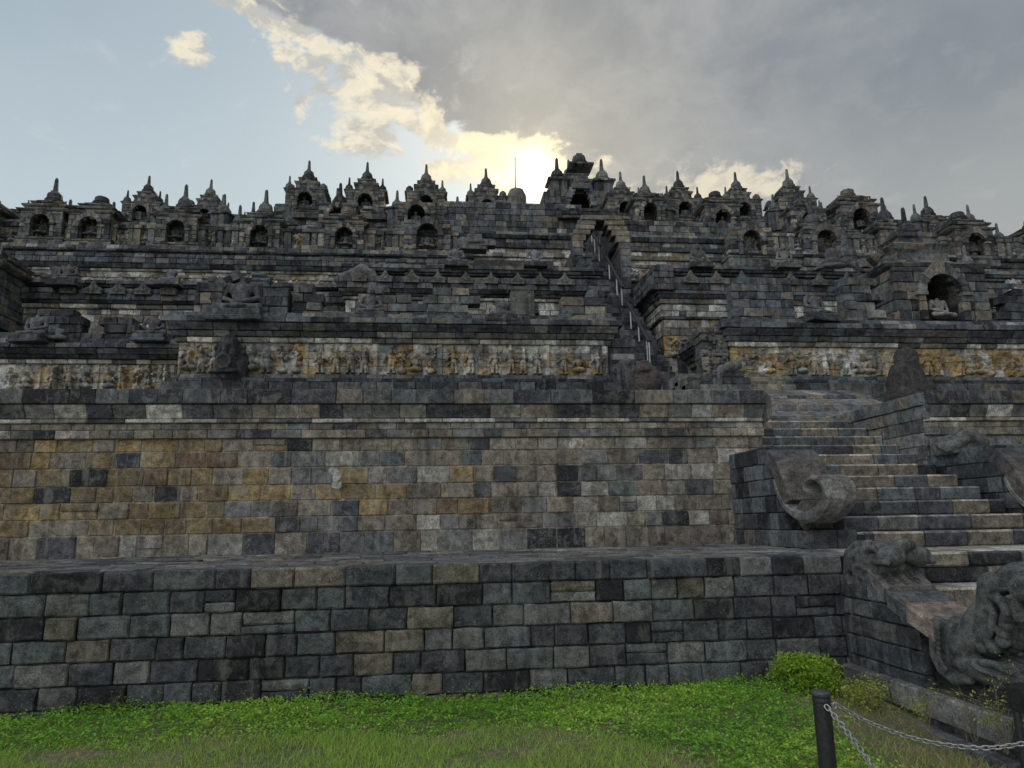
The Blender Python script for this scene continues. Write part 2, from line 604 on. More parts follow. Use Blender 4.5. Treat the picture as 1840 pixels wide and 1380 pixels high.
def path(pts, rads):
    return [cap(pts[i], pts[i + 1], rads[i], rads[i + 1]) for i in range(len(pts) - 1)]


def bxs(c, s, rot=None):
    return ('b', c, s, rot)


def sculpt_mesh(name, prims, voxel, smooth=4, rough=0.0, seed=1):
    V, Fc = [], []

    def sph(c, r, rot=None, seg=14):
        i = sum(len(v) for v in V)
        nv = 8
        ph = np.pi * np.arange(1, nv) / nv
        th = 2 * np.pi * np.arange(seg) / seg
        P = np.stack([np.outer(np.sin(ph), np.cos(th)), np.outer(np.sin(ph), np.sin(th)), np.outer(np.cos(ph), np.ones(seg))], -1).reshape(-1, 3)
        P = np.vstack([[0, 0, 1], P, [0, 0, -1]]) * np.array(r)
        if rot is not None:
            P = P @ np.array(rot.to_3x3()).T
        V.append(P + np.array(c))
        for k in range(seg):
            k2 = (k + 1) % seg
            Fc.append((i, i + 1 + k, i + 1 + k2))
            for j in range(nv - 2):
                o0 = i + 1 + j * seg
                Fc.append((o0 + k, o0 + seg + k, o0 + seg + k2, o0 + k2))
            o0 = i + 1 + (nv - 2) * seg
            Fc.append((o0 + k, i + 1 + (nv - 1) * seg, o0 + k2))
    for p in prims:
        if p[0] == 'e':
            r = p[2] if isinstance(p[2], (tuple, list)) else (p[2],) * 3
            sph(p[1], r, p[3], 18)
        elif p[0] == 'c':
            a, b = Vector(p[1]), Vector(p[2])
            L = (b - a).length
            n = max(2, int(L / (0.35 * max(min(p[3], p[4]), voxel))) + 1)
            for k in range(n + 1):
                t = k / n
                r = p[3] + (p[4] - p[3]) * t
                sph(a.lerp(b, t), (r, r, r), None, 10)
        else:
            i = sum(len(v) for v in V)
            B = np.array([(x, y, z) for z in (-.5, .5) for y in (-.5, .5) for x in (-.5, .5)]) * np.array(p[2])
            V.append(B + np.array(p[1]))
            for f in ((0, 2, 3, 1), (4, 5, 7, 6), (0, 1, 5, 4), (2, 6, 7, 3), (0, 4, 6, 2), (1, 3, 7, 5)):
                Fc.append(tuple(i + k for k in f))
    me = bpy.data.meshes.new(name + '_raw')
    me.from_pydata(np.vstack(V).tolist(), [], Fc)
    o = bpy.data.objects.new(name + '_raw', me)
    COL.objects.link(o)
    md = o.modifiers.new('r', 'REMESH')
    md.mode = 'VOXEL'
    md.voxel_size = voxel
    md.use_smooth_shade = True
    if smooth:
        sm = o.modifiers.new('s', 'SMOOTH')
        sm.factor = 0.5
        sm.iterations = smooth
    bpy.context.view_layer.update()
    dg = bpy.context.evaluated_depsgraph_get()
    out = bpy.data.meshes.new_from_object(o.evaluated_get(dg))
    out.name = name
    bpy.data.objects.remove(o)
    bpy.data.meshes.remove(me)
    if rough:
        n = len(out.vertices)
        co = np.zeros(n * 3)
        out.vertices.foreach_get('co', co)
        co = co.reshape(-1, 3)
        rg = np.random.default_rng(seed)
        dsp = np.zeros_like(co)
        for k in range(14):
            w = rg.normal(size=3) * (5 + 3 * k)
            dsp += np.outer(np.sin(co @ w + rg.uniform(0, 6)), rg.normal(size=3)) / (1 + .6 * k)
        co += dsp * rough
        out.vertices.foreach_set('co', co.ravel())
    out.polygons.foreach_set('use_smooth', [True] * len(out.polygons))
    return out


def mesh_obj(name, me, mat, parent=None, loc=(0, 0, 0), rz=0.0, scale=1.0, color=(1, 1, 1)):
    if not me.materials:
        me.materials.append(mat)
    o = bpy.data.objects.new(name, me)
    COL.objects.link(o)
    o.location = tuple(float(c) for c in loc)
    o.rotation_euler = (0, 0, rz)
    o.scale = (scale,) * 3 if isinstance(scale, (int, float)) else scale
    o.color = (*color, 1)
    if parent is not None:
        o.parent = parent
    return o
# ================================================================== GROUND
rng = random.Random(11)


def ground_z(x, y):
    return 0.055 + 0.03 * math.sin(x * 1.3 + .5) * math.sin(y * 1.7) + 0.055 * math.exp(-((x - 1.9) / 1.3) ** 2 - ((y - 5.9) / .8) ** 2) - 0.14 * min(max((x - 3.2) / .7, 0), 1) * min(max((7 - y) / 2, 0), 1)


m, n = new_mat('soil_and_turf')
gp = n.n('ShaderNodeNewGeometry').outputs['Position']
g1 = n.noise(gp, 2.2, 6, 0.65)
g2 = n.noise(gp, 24.0, 5, 0.7)
gc = n.mix(n.mr(g1, 0.42, 0.6), (0.14, 0.20, 0.05), (0.27, 0.21, 0.13))
gc = n.mix(n.mr(g2, 0.3, 0.7), gc, (0.075, 0.09, 0.038))
gb = n.n('ShaderNodeBsdfPrincipled')
m.node_tree.links.new(gc, gb.inputs['Base Color'])
gb.inputs['Roughness'].default_value = 0.95
bp = n.n('ShaderNodeBump')
bp.inputs['Strength'].default_value = 0.8
m.node_tree.links.new(g2, bp.inputs['Height'])
m.node_tree.links.new(bp.outputs[0], gb.inputs['Normal'])
m.node_tree.links.new(gb.outputs[0], n.n('ShaderNodeOutputMaterial').inputs['Surface'])
M_GROUND = m

mb = MB()
gx = [-3000, -300, -60, -20] + [-9 + .3 * k for k in range(61)] + [14, 30, 80, 300, 3000]
gy = [-3000, -300, -60, -15, -4, 0, 2] + [3 + .2 * k for k in range(21)] + [9, 14, 30, 120, 600, 3000]
for j in range(len(gy)):
    for x in gx:
        inside = -9.5 < x < 9.5 and 2 < gy[j] < 7.3
        mb.v.append((x, gy[j], ground_z(x, gy[j]) if inside else 0.08))
nx = len(gx)
for j in range(len(gy) - 1):
    for i in range(nx - 1):
        mb.f.append((j * nx + i, j * nx + i + 1, (j + 1) * nx + i + 1, (j + 1) * nx + i))
        mb.c.append((.1, .1, .05))
tag(mb.build('ground', M_GROUND, smooth=True), kind='structure')

# ================================================================== LOWER RETAINING WALL
Y0 = 6.95
XC = 4.0            # left face of the lower stair cheek
t = thing('retaining_wall', 'dark dry-stone retaining wall rising from the grass, lowest tier of the temple', 'wall', (-3, Y0, 0.1))
mb = MB()
zs = [-.12, .09, .28, .475, .67, .87, 1.07]
for i in range(6):
    course(mb, F_front(Y0), -10, XC + .35, zs[i], zs[i + 1], 0, 0, (.22, .46), P_LOW, rng, 'f', .014, None, 2, .0055, .013, .025)
mb.box(-10, XC + .35, Y0 + .045, Y0 + .5, -.2, 1.06, (.03, .03, .03))
mb.build('stone_courses', M_NEAR, t)
mb = MB()
course(mb, F_front(Y0), -10, XC + .02, 1.07, 1.255, .012, .012, (.30, .62), P_CAP, rng, 'f', .006, None, 2, .003, .016)
mb.box(-10, XC + .3, Y0 + .05, Y0 + .4, 1.06, 1.235, (.03, .03, .03))
mb.build('coping', M_NEAR, t)

# terrace paving between the two lower walls
mb = MB()
y = Y0 + .085
k = 0
while y < 10.95:
    d = rng.uniform(.26, .40)
    course(mb, F_top(1.246), -13, 4.62, y, min(y + d, 10.95), 0, 0, (.25, .6), pal(dark=3, grey=4, brown=3, tan=1.5, slate=3), rng, 'f', .008, None, 1, .006, .012)
    y += d
mb.box(-13, 4.46, Y0 + .1, 11.2, 1.0, 1.225, (.04, .04, .04))
mb.box(4.47, 12, 7.35, 11.2, 1.0, 1.225, (.04, .04, .04))
y = 7.3
while y < 8.75:
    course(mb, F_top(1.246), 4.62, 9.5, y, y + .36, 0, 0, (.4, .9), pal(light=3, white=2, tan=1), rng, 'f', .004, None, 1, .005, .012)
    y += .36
tag(mb.build('terrace_paving', M_NEAR), kind='structure')

# ================================================================== LOWER STAIR
t = thing('lower_stairway', 'short flight of dark stone steps going up to the terrace behind the carved sea monster', 'stairs', (5.5, 6.6, 0.1))
for k, (zt, yf) in enumerate(((1.245, 7.22), (.93, 6.72), (.62, 6.22), (.31, 5.72))):
    mb = MB()
    yb = yf + .62
    z0 = zt - .31
    if k == 0:
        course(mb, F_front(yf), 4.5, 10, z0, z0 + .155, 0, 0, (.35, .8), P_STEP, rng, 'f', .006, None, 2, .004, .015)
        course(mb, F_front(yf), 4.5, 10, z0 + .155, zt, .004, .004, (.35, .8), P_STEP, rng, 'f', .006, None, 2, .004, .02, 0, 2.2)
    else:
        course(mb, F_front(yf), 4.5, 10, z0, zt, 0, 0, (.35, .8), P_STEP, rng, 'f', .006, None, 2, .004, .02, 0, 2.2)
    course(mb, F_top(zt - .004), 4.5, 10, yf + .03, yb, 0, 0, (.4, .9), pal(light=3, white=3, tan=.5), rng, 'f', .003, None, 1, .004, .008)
    mb.box(4.5, 10, yf + .05, yb, z0 - .05, zt - .03, (.04, .04, .04))
    mb.build('step', M_NEAR, t)

# left cheek of the lower stair with its sloping top
t = thing('stair_cheek_wall', 'dark block cheek wall flanking the lower steps, one pale pinkish slab on its slope', 'wall', (4.2, 6.3, 0.1))
mb = MB()
Fl = F_left(XC)
slope = lambda yy: .985 if yy > 6.25 else .985 - (6.25 - yy) * .36
zk = [-.10, .12, .32, .51, .69, .85, .985]
for i in range(6):
    z0, z1 = zk[i], zk[i + 1]
    lim = 5.86 if i < 4 else (5.92 if i == 4 else 6.22)
    course(mb, Fl, lim, Y0 + .12, z0, z1, .02 if i == 0 else 0, .02 if i == 0 else 0, (.22, .44), P_DRK if i < 3 else P_LOW, rng, 'f', .008, None, 2, .004, .013)
mb.box(XC + .05, 4.47, 5.9, 7.3, -.2, .72, (.04, .04, .04))
mb.box(XC + .05, 4.47, 6.2, 7.3, .72, .97, (.04, .04, .04))
mb.build('stone_courses', M_NEAR, t)
for nm, ya, yb, c in (('slope_block', 6.24, 5.99, (.115, .120, .124)), ('slope_block', 5.99, 5.66, (.25, .195, .165))):
    mb = MB()
    za, zb = slope(ya), slope(yb)
    ring = lambda yy, zz, e: [(XC - .015 + e, yy, zz - .15), (XC - .015 + e, yy, zz - .02), (XC + .0 + e, yy, zz), (4.48 - e, yy, zz), (4.5 - e, yy, zz - .02), (4.5 - e, yy, zz - .15)]
    mb.loft([ring(ya - .004, za, .012), ring(ya - .016, za - .007, 0), ring(yb + .016, zb + .007, 0), ring(yb + .004, zb, .012)], c, True, True, True)
    o = mb.build(nm, M_NEAR, t)
    if c[0] > .2:
        o['label'] = 'pale pinkish slope block'
# plinth ledge under the cheek and the sea monster
t2 = thing('stair_plinth', 'low dark ledge of blocks under the cheek wall and the sea monster', 'plinth', (3.9, 5.6, 0.1))
mb = MB()
course(mb, F_left(XC - .10), 3.6, Y0 - .02, .03, .235, 0, 0, (.5, .95), pal(grey=3, slate=3, dark=3), rng, 'f', .006, None, 2, .004, .014)
course(mb, F_left(XC - .22), 3.2, 6.7, -.22, -.005, 0, 0, (.6, 1.1), pal(grey=2, dark=3, slate=2), rng, 'f', .006, None, 2, .004, .014)
mb.box(XC - .06, 4.7, 3.6, Y0 - .05, -.3, .222, (.065, .068, .07))
mb.box(XC - .18, XC - .055, 3.2, 6.7, -.3, -.017, (.065, .068, .07))
mb.build('ledge_courses', M_NEAR, t2)

# ================================================================== FOOT WALL (left and right of the stair)
Y1 = 10.8
L1 = (.24, .52)
ys = [985, 954, 926, 897, 869, 838, 810, 787, 772, 760, 752.5, 729, 703.5]
spec = [(0, 0, L1, p_foot, 'f')] * 7 + [(.045, .045, (.25, .5), P_FOOT, 'f'), (.02, .02, (.25, .5), P_FOOT, 'f'), (.06, .06, (.4, .8), P_WHT, 'f'),
                                         (.07, .15, (.3, .6), pal(dark=4, grey=3, slate=2, light=2, tan=2, white=.6), 's'), (.20, .20, (.35, .7), P_CAP, 'f')]
rows = rows_px(700, Y1, ys, spec)
rows[0] = (1.15, *rows[0][1:])
WHITE_AT = [(-1.46, 2.32), (-1.60, 2.32), (-1.44, 2.16), (-1.5, 2.16)]


def foot_wall(name, label, x0, x1, zcut=0):
    t = thing(name, label, 'wall', ((x0 + x1) / 2, Y1, 1.24))
    mb = MB()
    for i, (z0, z1, o0, o1, ln, pl, kd) in enumerate(rows[:7]):
        course(mb, F_front(Y1), x0, x1, z0, z1, o0, o1, ln, pl, rng, kd, .011, None, 2, .0055, .012, .03)
    mb.box(x0, x1, Y1 + .017, Y1 + .9, 1.0, rows[-1][1] - .03, (.30, .265, .195))
    mb.build('stone_courses', M_FOOT, t)
    mb = MB()
    for (z0, z1, o0, o1, ln, pl, kd) in rows[7:]:
        course(mb, F_front(Y1), x0, x1 + (.02 if x0 < 0 else 0), z0, z1, o0, o1, ln, pl, rng, kd, .004, None, 1, .0025, .010)
    mb.build('cornice', M_FOOT, t)
    return t


tf = foot_wall('foot_wall', 'long pale and ochre stained block wall behind the terrace, left of the stairs', -14, 5.13)
# pale plaster-like lichen patch across the joints of two courses
mb = MB()
for (cx, cz, rx, rz) in ((-1.545, 2.43, .085, .055), (-1.52, 2.33, .05, .09), (-1.50, 2.225, .085, .06), (-1.47, 2.34, .04, .05)):
    ring = []
    for k in range(14):
        a = 2 * math.pi * k / 14
        r = rng.uniform(.75, 1.1)
        ring.append((cx + rx * r * math.cos(a), Y1 - .013 - rng.random() * .001, cz + rz * r * math.sin(a)))
    mb.face([(p[0], Y1 - .016 - cz * .0005, p[2]) for p in ring], (.46, .46, .43))
mb.build('lichen_patch', M_FOOT, tf)
tr = foot_wall('foot_wall', 'block wall with moulded cornice right of the stairs, cut by the frame edge', 7.9, 17)
# its return face along the stair
XR = 7.87
mb = MB()
zz = [1.2, 1.42, 1.64, 1.86, 2.08, 2.3, 2.52, 2.74, 2.96, 3.18, 3.40, 3.615]
for i in range(11):
    course(mb, F_left(XR), Y1 + (.0 if i < 9 else -.1), 14.2, zz[i], zz[i + 1], 0 if i < 10 else .03, 0 if i < 10 else .03, (.25, .48), pal(dark=3, grey=4, slate=4, brown=2, tan=1.6), rng, 'f', .006, None, 1, .004, .012)
mb.box(XR + .05, 17, Y1 + .1, 14.2, 1.0, 3.58, (.05, .05, .05))
mb.build('stair_return', M_FOOT, tr)

# ================================================================== UPPER STAIR (terrace to foot top)
t = thing('upper_stairway', 'broad flight of worn dark stone steps up through the gap in the foot wall', 'stairs', (6.5, 9, 1.24))
for i in range(1, 12):
    z1 = 1.24 + .2 * i
    yf = 8.42 + (i - 1) * .43
    xr = 9.2 if yf < 9.2 else XR
    xl = 5.22 if yf < 10.75 else 5.0
    mb = MB()
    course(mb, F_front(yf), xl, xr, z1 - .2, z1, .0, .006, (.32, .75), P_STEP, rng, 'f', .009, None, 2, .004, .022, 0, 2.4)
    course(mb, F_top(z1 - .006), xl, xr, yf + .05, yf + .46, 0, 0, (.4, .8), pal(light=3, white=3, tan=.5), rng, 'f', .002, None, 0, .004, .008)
    mb.box(xl, xr, yf + .05, yf + .5, z1 - .24, z1 - .03, (.05, .05, .05))
    mb.build('step', M_NEAR, t)

# steep paved ramp beyond the steps and the processional floor
mb = MB()
rp = [(13.15, 3.42), (13.35, 3.62), (13.75, 3.80), (13.8, 3.92), (14.35, 4.15), (14.4, 4.24), (15.3, 4.52)]
for (a, b) in zip(rp[:-1], rp[1:]):
    def Fr(u, o, v, a=a, b=b):
        q = v
        dy, dz = b[0] - a[0], b[1] - a[1]
        L = math.hypot(dy, dz)
        return (u, a[0] + dy * q - dz / L * o, a[1] + dz * q + dy / L * o)
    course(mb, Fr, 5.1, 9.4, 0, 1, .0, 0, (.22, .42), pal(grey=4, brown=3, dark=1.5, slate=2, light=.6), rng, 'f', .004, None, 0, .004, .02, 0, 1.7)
mb.box(5.1, 9.4, 13.4, 15.3, 3.0, 3.52, (.05, .05, .05))
mb.box(5.1, 9.4, 14.45, 15.3, 3.5, 4.12, (.05, .05, .05))
tag(mb.build('paved_ramp', M_FOOT), kind='structure')
mb = MB()
mb.box(-25, 5.12, 11.65, 19.2, 3.2, 3.6, (.10, .10, .10))
mb.box(9.4, 32, 11.7, 19.2, 3.2, 3.6, (.10, .10, .10))
mb.box(5.12, 9.4, 15.3, 19.2, 3.2, 4.5, (.10, .10, .10))
tag(mb.build('processional_floor', M_FAR), kind='structure')
# rounded end stone of the left cornice beside the ramp
mb = MB()
rings = []
for yy, e in ((10.75, .02), (10.78, 0), (11.5, 0), (11.53, .02)):
    rings.append([(5.16 + (.17 - e) * math.sin(math.pi * k / 8) * 1.0, yy, 3.12 + .27 - (.27 - e) * math.cos(math.pi * k / 8)) for k in range(9)])
mb.loft(rings, (.13, .128, .12), True, True, True)
tag(mb.build('rounded_end_stone', M_FOOT), 'rounded grey end stone closing the cornice at the top of the steps', 'stone')

# ------------------------------------------------------------------ upper stair cheeks
def upper_cheek(x0, x1, label, yb, face):
    t = thing('stair_cheek_wall', label, 'wall', ((x0 + x1) / 2, 9.6, 1.24))
    mb = MB()
    zc = [1.24, 1.47, 1.70, 1.93, 2.16, 2.38, 2.62]
    front = [8.60, 9.12, 9.16, 9.22, 9.36, 9.45]
    for i in range(6):
        if face:
            course(mb, F_left(x0), front[i], yb, zc[i], zc[i + 1], .02 if i == 0 else 0, .02 if i == 0 else 0, (.24, .5), P_DRK if i > 1 else P_LOW, rng, 'f', .006, None, 2, .004, .012)
        course(mb, F_front(front[i]), x0 + .09, x1, zc[i], zc[i + 1], 0, 0, (.24, .5), P_LOW, rng, 'f', .006, None, 2, .004, .014)
        mb.box(x0 + .05, x1, front[i] + .06, yb, zc[i] - .02, zc[i + 1] - (.015 if i in (0, 5) else 0), (.06, .062, .066))
    mb.build('stone_courses', M_NEAR, t)
    # curved slab running down to the scroll
    mb = MB()
    path_ = [(9.75, 2.60), (9.55, 2.60), (9.38, 2.54), (9.24, 2.42), (9.10, 2.22), (8.99, 2.02), (8.93, 1.86)]
    rings = []
    for j, (yy, z) in enumerate(path_):
        a = path_[max(j - 1, 0)]
        b = path_[min(j + 1, len(path_) - 1)]
        d = Vector((b[0] - a[0], b[1] - a[1])).normalized()
        nrm = (d[1], -d[0])
        if nrm[1] < 0:
            nrm = (-nrm[0], -nrm[1])
        q = lambda e, xx: (xx, yy + nrm[0] * e, z + nrm[1] * e)
        rings.append([q(-.22, x0 - .01), q(-.02, x0 - .01), q(.0, x0 + .03), q(.0, x1 - .03), q(-.02, x1), q(-.22, x1)])
    mb.loft(rings, lambda j, k: (.088, .094, .102) if j < 3 else (.105, .094, .088), True, True, True)
    mb.build('curved_slab', M_NEAR, t)
    # scroll: a band that runs forward, up and curls back over itself
    mb = MB()
    ctl = [tuple(atx(px, py, 4.56)[1:]) for px, py in ((1393, 862), (1402, 890), (1417, 914), (1440, 925), (1463, 917), (1480, 899), (1483, 879), (1473, 865), (1459, 860), (1448, 868), (1447, 879), (1456, 884))]
    tck = [.09, .10, .115, .12, .11, .095, .08, .07, .065, .055, .04, .025]
    band, th = [], []
    for i in range(len(ctl) - 1):
        p0, p1, p2, p3 = ctl[max(i - 1, 0)], ctl[i], ctl[i + 1], ctl[min(i + 2, len(ctl) - 1)]
        for k in range(4):
            u = k / 4
            band.append(tuple(.5 * (2 * p1[d] + (p2[d] - p0[d]) * u + (2 * p0[d] - 5 * p1[d] + 4 * p2[d] - p3[d]) * u * u + (3 * p1[d] - p0[d] - 3 * p2[d] + p3[d]) * u ** 3) for d in (0, 1)))
            th.append((tck[i] + (tck[i + 1] - tck[i]) * u) * .68)
    rings = []
    for e, xx in ((.03, x0 - .02), (0, x0 + .015), (0, x1 - .33), (.03, x1 - .29)):
        outer, inner = [], []
        for j, (yy, z) in enumerate(band):
            a = band[max(j - 1, 0)]
            b = band[min(j + 1, len(band) - 1)]
            d = Vector((b[0] - a[0], b[1] - a[1])).normalized()
            w = max(th[j] - e, .008)
            k_ = min(max((j - 9) / 5, 0), 1) * min(max((34 - j) / 8, 0), 1)
            outer.append((xx, yy + d[1] * w * .45, z - d[0] * w * .45))
            inner.append((xx, yy - d[1] * (w * (.8 + .75 * k_)), z + d[0] * (w * (.8 + .75 * k_))))
        rings.append(outer + inner[::-1])
    nb = len(band)
    mb.loft(rings, lambda j, k: (.23, .23, .22) if k < nb else (.215, .21, .195), True)
    for rgi in (0, 3):
        r = rings[rgi]
        for j in range(nb - 1):
            mb.face([r[j], r[j + 1], r[2 * nb - 2 - j], r[2 * nb - 1 - j]], (.17, .17, .165))
    rr = []
    for e, xx in ((.05, x0 + .06), (0, x0 + .1), (0, x1 - .29), (.05, x1 - .25)):
        rr.append([(xx, 8.79 + (.20 - e) * math.cos(a_) * (1.0), 1.66 + (.19 - e) * math.sin(a_)) for a_ in [2 * math.pi * k / 18 for k in range(18)]])
    mb.loft(rr, (.095, .092, .078), True, True, True)
    mb.build('scroll', M_NEAR, t, None, False)
    return t


upper_cheek(4.55, 5.22, 'dark cheek wall ending in a curled stone scroll at the left of the upper steps', 10.85, True)
upper_cheek(7.95, 8.7, 'cheek wall with a scroll right of the upper steps, cut by the frame edge', 10.85, True)
# ================================================================== UPPER TIERS
rng = random.Random(23)
LF = (.22, .5)
LM = (.35, .8)


def relief_mesh(x0, x1, z0, z1, Y, seed, res=.024, palette=P_REL, panel=(1.1, 1.9), depth=.19, ochre=None):
    rg = np.random.default_rng(seed)
    rr = random.Random(seed)
    nx, nz = int((x1 - x0) / res), int((z1 - z0) / res)
    X = np.linspace(x0, x1, nx)[None, :].repeat(nz, 0)
    Z = np.linspace(z0, z1, nz)[:, None].repeat(nx, 1)
    Hh = np.zeros((nz, nx))
    hz = z1 - z0

    def e(cx, cz, rx, rz, h, a=0.0):
        dx, dz = X - cx, Z - cz
        if a:
            ca, sa = math.cos(a), math.sin(a)
            dx, dz = dx * ca + dz * sa, -dx * sa + dz * ca
        q = 1 - (dx / rx) ** 2 - (dz / rz) ** 2
        np.maximum(Hh, np.where(q > 0, h * np.maximum(q, 0) ** .33, 0), out=Hh)

    u = x0 + .02
    while u < x1:
        w = rr.uniform(*panel)
        ue = min(u + w, x1)
        # narrow pilaster between two panels
        pm = (X > ue - .17) & (X < ue - .03)
        Hh[pm] = np.maximum(Hh[pm], .045)
        # broad frame line at foot and head
        nf = max(1, int((ue - u - .2) / .34))
        for k in range(nf):
            cx = u + .12 + (k + .5) * (ue - u - .3) / nf + rr.uniform(-.04, .04)
            s = hz * rr.uniform(.78, .95)
            b = z0 + .06 * hz
            D_ = depth * rr.uniform(.8, 1.15)
            kind = rr.random()
            lean = rr.uniform(-.05, .05)
            if kind < .62:      # standing figure with headdress
                e(cx + lean, b + .80 * s, .062, .08, D_)
                e(cx + lean, b + .92 * s, .045, .07, D_ * .8)
                e(cx + lean * .6, b + .58 * s, .085, .15 * s + .02, D_ * .95)
                e(cx, b + .40 * s, .10, .10, D_ * .9)
                for sd in (-1, 1):
                    e(cx + sd * .05, b + .2 * s, .048, .24 * s, D_ * .85, sd * .06)
                    e(cx + sd * .13 + lean, b + .54 * s, .032, .15 * s, D_ * .75, sd * rr.uniform(.1, .9))
                    e(cx + sd * .07, b + .01, .06, .03, D_ * .8)
            elif kind < .85:    # seated figure
                e(cx, b + .66 * s, .07, .085, D_)
                e(cx, b + .42 * s, .10, .17 * s, D_ * .95)
                e(cx, b + .16 * s, .19, .085, D_)
                for sd in (-1, 1):
                    e(cx + sd * .13, b + .40 * s, .035, .14 * s, D_ * .8, sd * .3)
            else:               # tree or vase with scrolls
                e(cx, b + .3 * s, .035, .32 * s, D_ * .7)
                for q in range(9):
                    e(cx + rr.uniform(-.13, .13), b + s * rr.uniform(.5, .95), .05, .05, D_ * .8)
                e(cx, b + .08 * s, .12, .09, D_ * .9)
            for q in range(6):  # foliage and jewels filling the ground
                e(cx + rr.uniform(-.19, .19), z0 + hz * rr.uniform(.25, .98), rr.uniform(.02, .05), rr.uniform(.02, .06), D_ * rr.uniform(.25, .6), rr.uniform(0, 3))
        u = ue
    for q in range(int((x1 - x0) * 10)):
        e(rr.uniform(x0, x1), rr.uniform(z0, z1), .03, .03, .03)
    # worn: soft random undulation and joints between the stones
    for k in range(10):
        wv = rg.normal(size=2) * (4 + 4 * k)
        Hh += .006 * np.sin(X * wv[0] + Z * wv[1] + rg.uniform(0, 6)) / (1 + .3 * k)
    nrow = max(3, int(round(hz / .24)))
    zj = [z0 + hz * k / nrow + rr.uniform(-.02, .02) * (0 < k < nrow) for k in range(nrow + 1)]
    colr = np.zeros((nz - 1, nx - 1, 3))
    Zc, Xc = Z[:-1, :-1], X[:-1, :-1]
    for k in range(nrow):
        inrow = (Z >= zj[k]) & (Z < zj[k + 1] + 1e-6)
        inc = (Zc >= zj[k]) & (Zc < zj[k + 1] + 1e-6)
        Hh[(np.abs(Z - zj[k]) < res * .7)] -= .022
        uu = x0
        while uu < x1:
            L = rr.uniform(.26, .5)
            Hh[inrow & (np.abs(X - uu) < res * .7)] -= .02
            c = palette(uu, zj[k], rr)
            colr[inc & (Xc >= uu) & (Xc < uu + L)] = c
            uu += L
    # blotches of ochre and of pale crust that ignore the joints
    for q in range(int((x1 - x0) * 4.5)):
        cx, cz = rr.uniform(x0, x1), rr.uniform(z0, z1)
        rx, rz = rr.uniform(.05, .2), rr.uniform(.12, .5)
        c = np.array(C_[rr.choice(['ochre', 'gold', 'white', 'light', 'slate', 'dark', 'grey', 'tan'] + (['gold', 'ochre', 'ochre'] if palette is P_RELR else ['light', 'slate']))])
        d = np.clip(1.4 - ((Xc - cx) / rx) ** 2 - ((Zc - cz) / rz) ** 2 + .5 * np.sin(Xc * 37 + cz * 9) * np.sin(Zc * 41), 0, 1)[..., None] * .75
        colr = colr * (1 - d) + c * d
    mb = MB()
    P_ = np.stack([X, Y - Hh, Z], -1).reshape(-1, 3)
    mb.v = [tuple(p) for p in P_.tolist()]
    for j in range(nz - 1):
        for i in range(nx - 1):
            mb.f.append((j * nx + i, j * nx + i + 1, (j + 1) * nx + i + 1, (j + 1) * nx + i))
    mb.c = np.minimum(colr * (1.35 if palette in (P_REL, P_RELR, P_YEL) else 1.1), .6).reshape(-1, 3).tolist()
    return mb


def wall(name, label, x0, x1, Y, ref, ys, spec, body=1.2, relief=None, seed=1, jit=.012, skip=None, cornice_from=None, base_z=None, mat=None, returns=None, pal_rel=P_REL):
    """relief: index of the row carved with figures; cornice_from: index where the 'cornice' part begins"""
    rw = rows_px(ref, Y, ys, spec)
    if base_z is not None:
        rw[0] = (base_z, *rw[0][1:])
    t = thing(name, label, 'wall', ((x0 + x1) / 2, Y, rw[0][0]))
    mat = mat or M_FAR
    cf = cornice_from if cornice_from is not None else len(rw)
    low, high = MB(), MB()
    for i, r in enumerate(rw):
        if i == relief:
            continue
        F = F_front(Y)
        mbx = low if i < cf else high
        z0, z1, o0, o1, ln, pl, kd = r
        course(mbx, F, x0 - max(o0, 0) * .8, x1 + max(o0, 0) * .8, z0, z1, o0, o1, ln, pl, rng, kd, jit, skip if i >= len(rw) - 4 else None, 0, .006, .014)
        if returns:
            course(mbx, F_left(x0), Y + .1, Y + returns, z0, z1, o0, o1, ln, pl, rng, kd, jit, None, 0, .006, .014)
    zt = rw[-1][1]
    nskip = 3 if skip else 0
    low.box(x0 + .06, x1 - .06, Y + .06, Y + body, rw[0][0] - .5, rw[-1 - nskip][1] - .03, (.05, .05, .052))
    low.build('stone_courses', mat, t)
    if high.f:
        high.build('cornice', mat, t)
    if relief is not None:
        r = rw[relief]
        relief_mesh(x0, x1, r[0] + .004, r[1] - .004, Y, seed, palette=pal_rel).build('relief_panel', M_REL, t)
        if returns:
            low2 = MB()
            course(low2, F_left(x0), Y + .1, Y + returns, r[0], (r[0] + r[1]) / 2, 0, 0, (.2, .4), P_TOP, rng, 'f', .02, None, 0, .006, .014)
            course(low2, F_left(x0), Y + .1, Y + returns, (r[0] + r[1]) / 2, r[1], 0, 0, (.2, .4), P_TOP, rng, 'f', .02, None, 0, .006, .014)
            low2.build('side_relief', mat, t)
    return t, rw


# ---- first gallery: the wall with the long relief, its cornice and the ruined parapet on top
def ruin_skip(seed, dens=.45):
    q = random.Random(seed)
    ph = [q.uniform(0, 6) for _ in range(4)]
    return lambda x, z, zz=None: (math.sin(x * 1.1 + ph[0]) + .8 * math.sin(x * 2.7 + ph[1]) + .5 * math.sin(x * 6.1 + ph[2])) > 1.0 - dens * 1.6


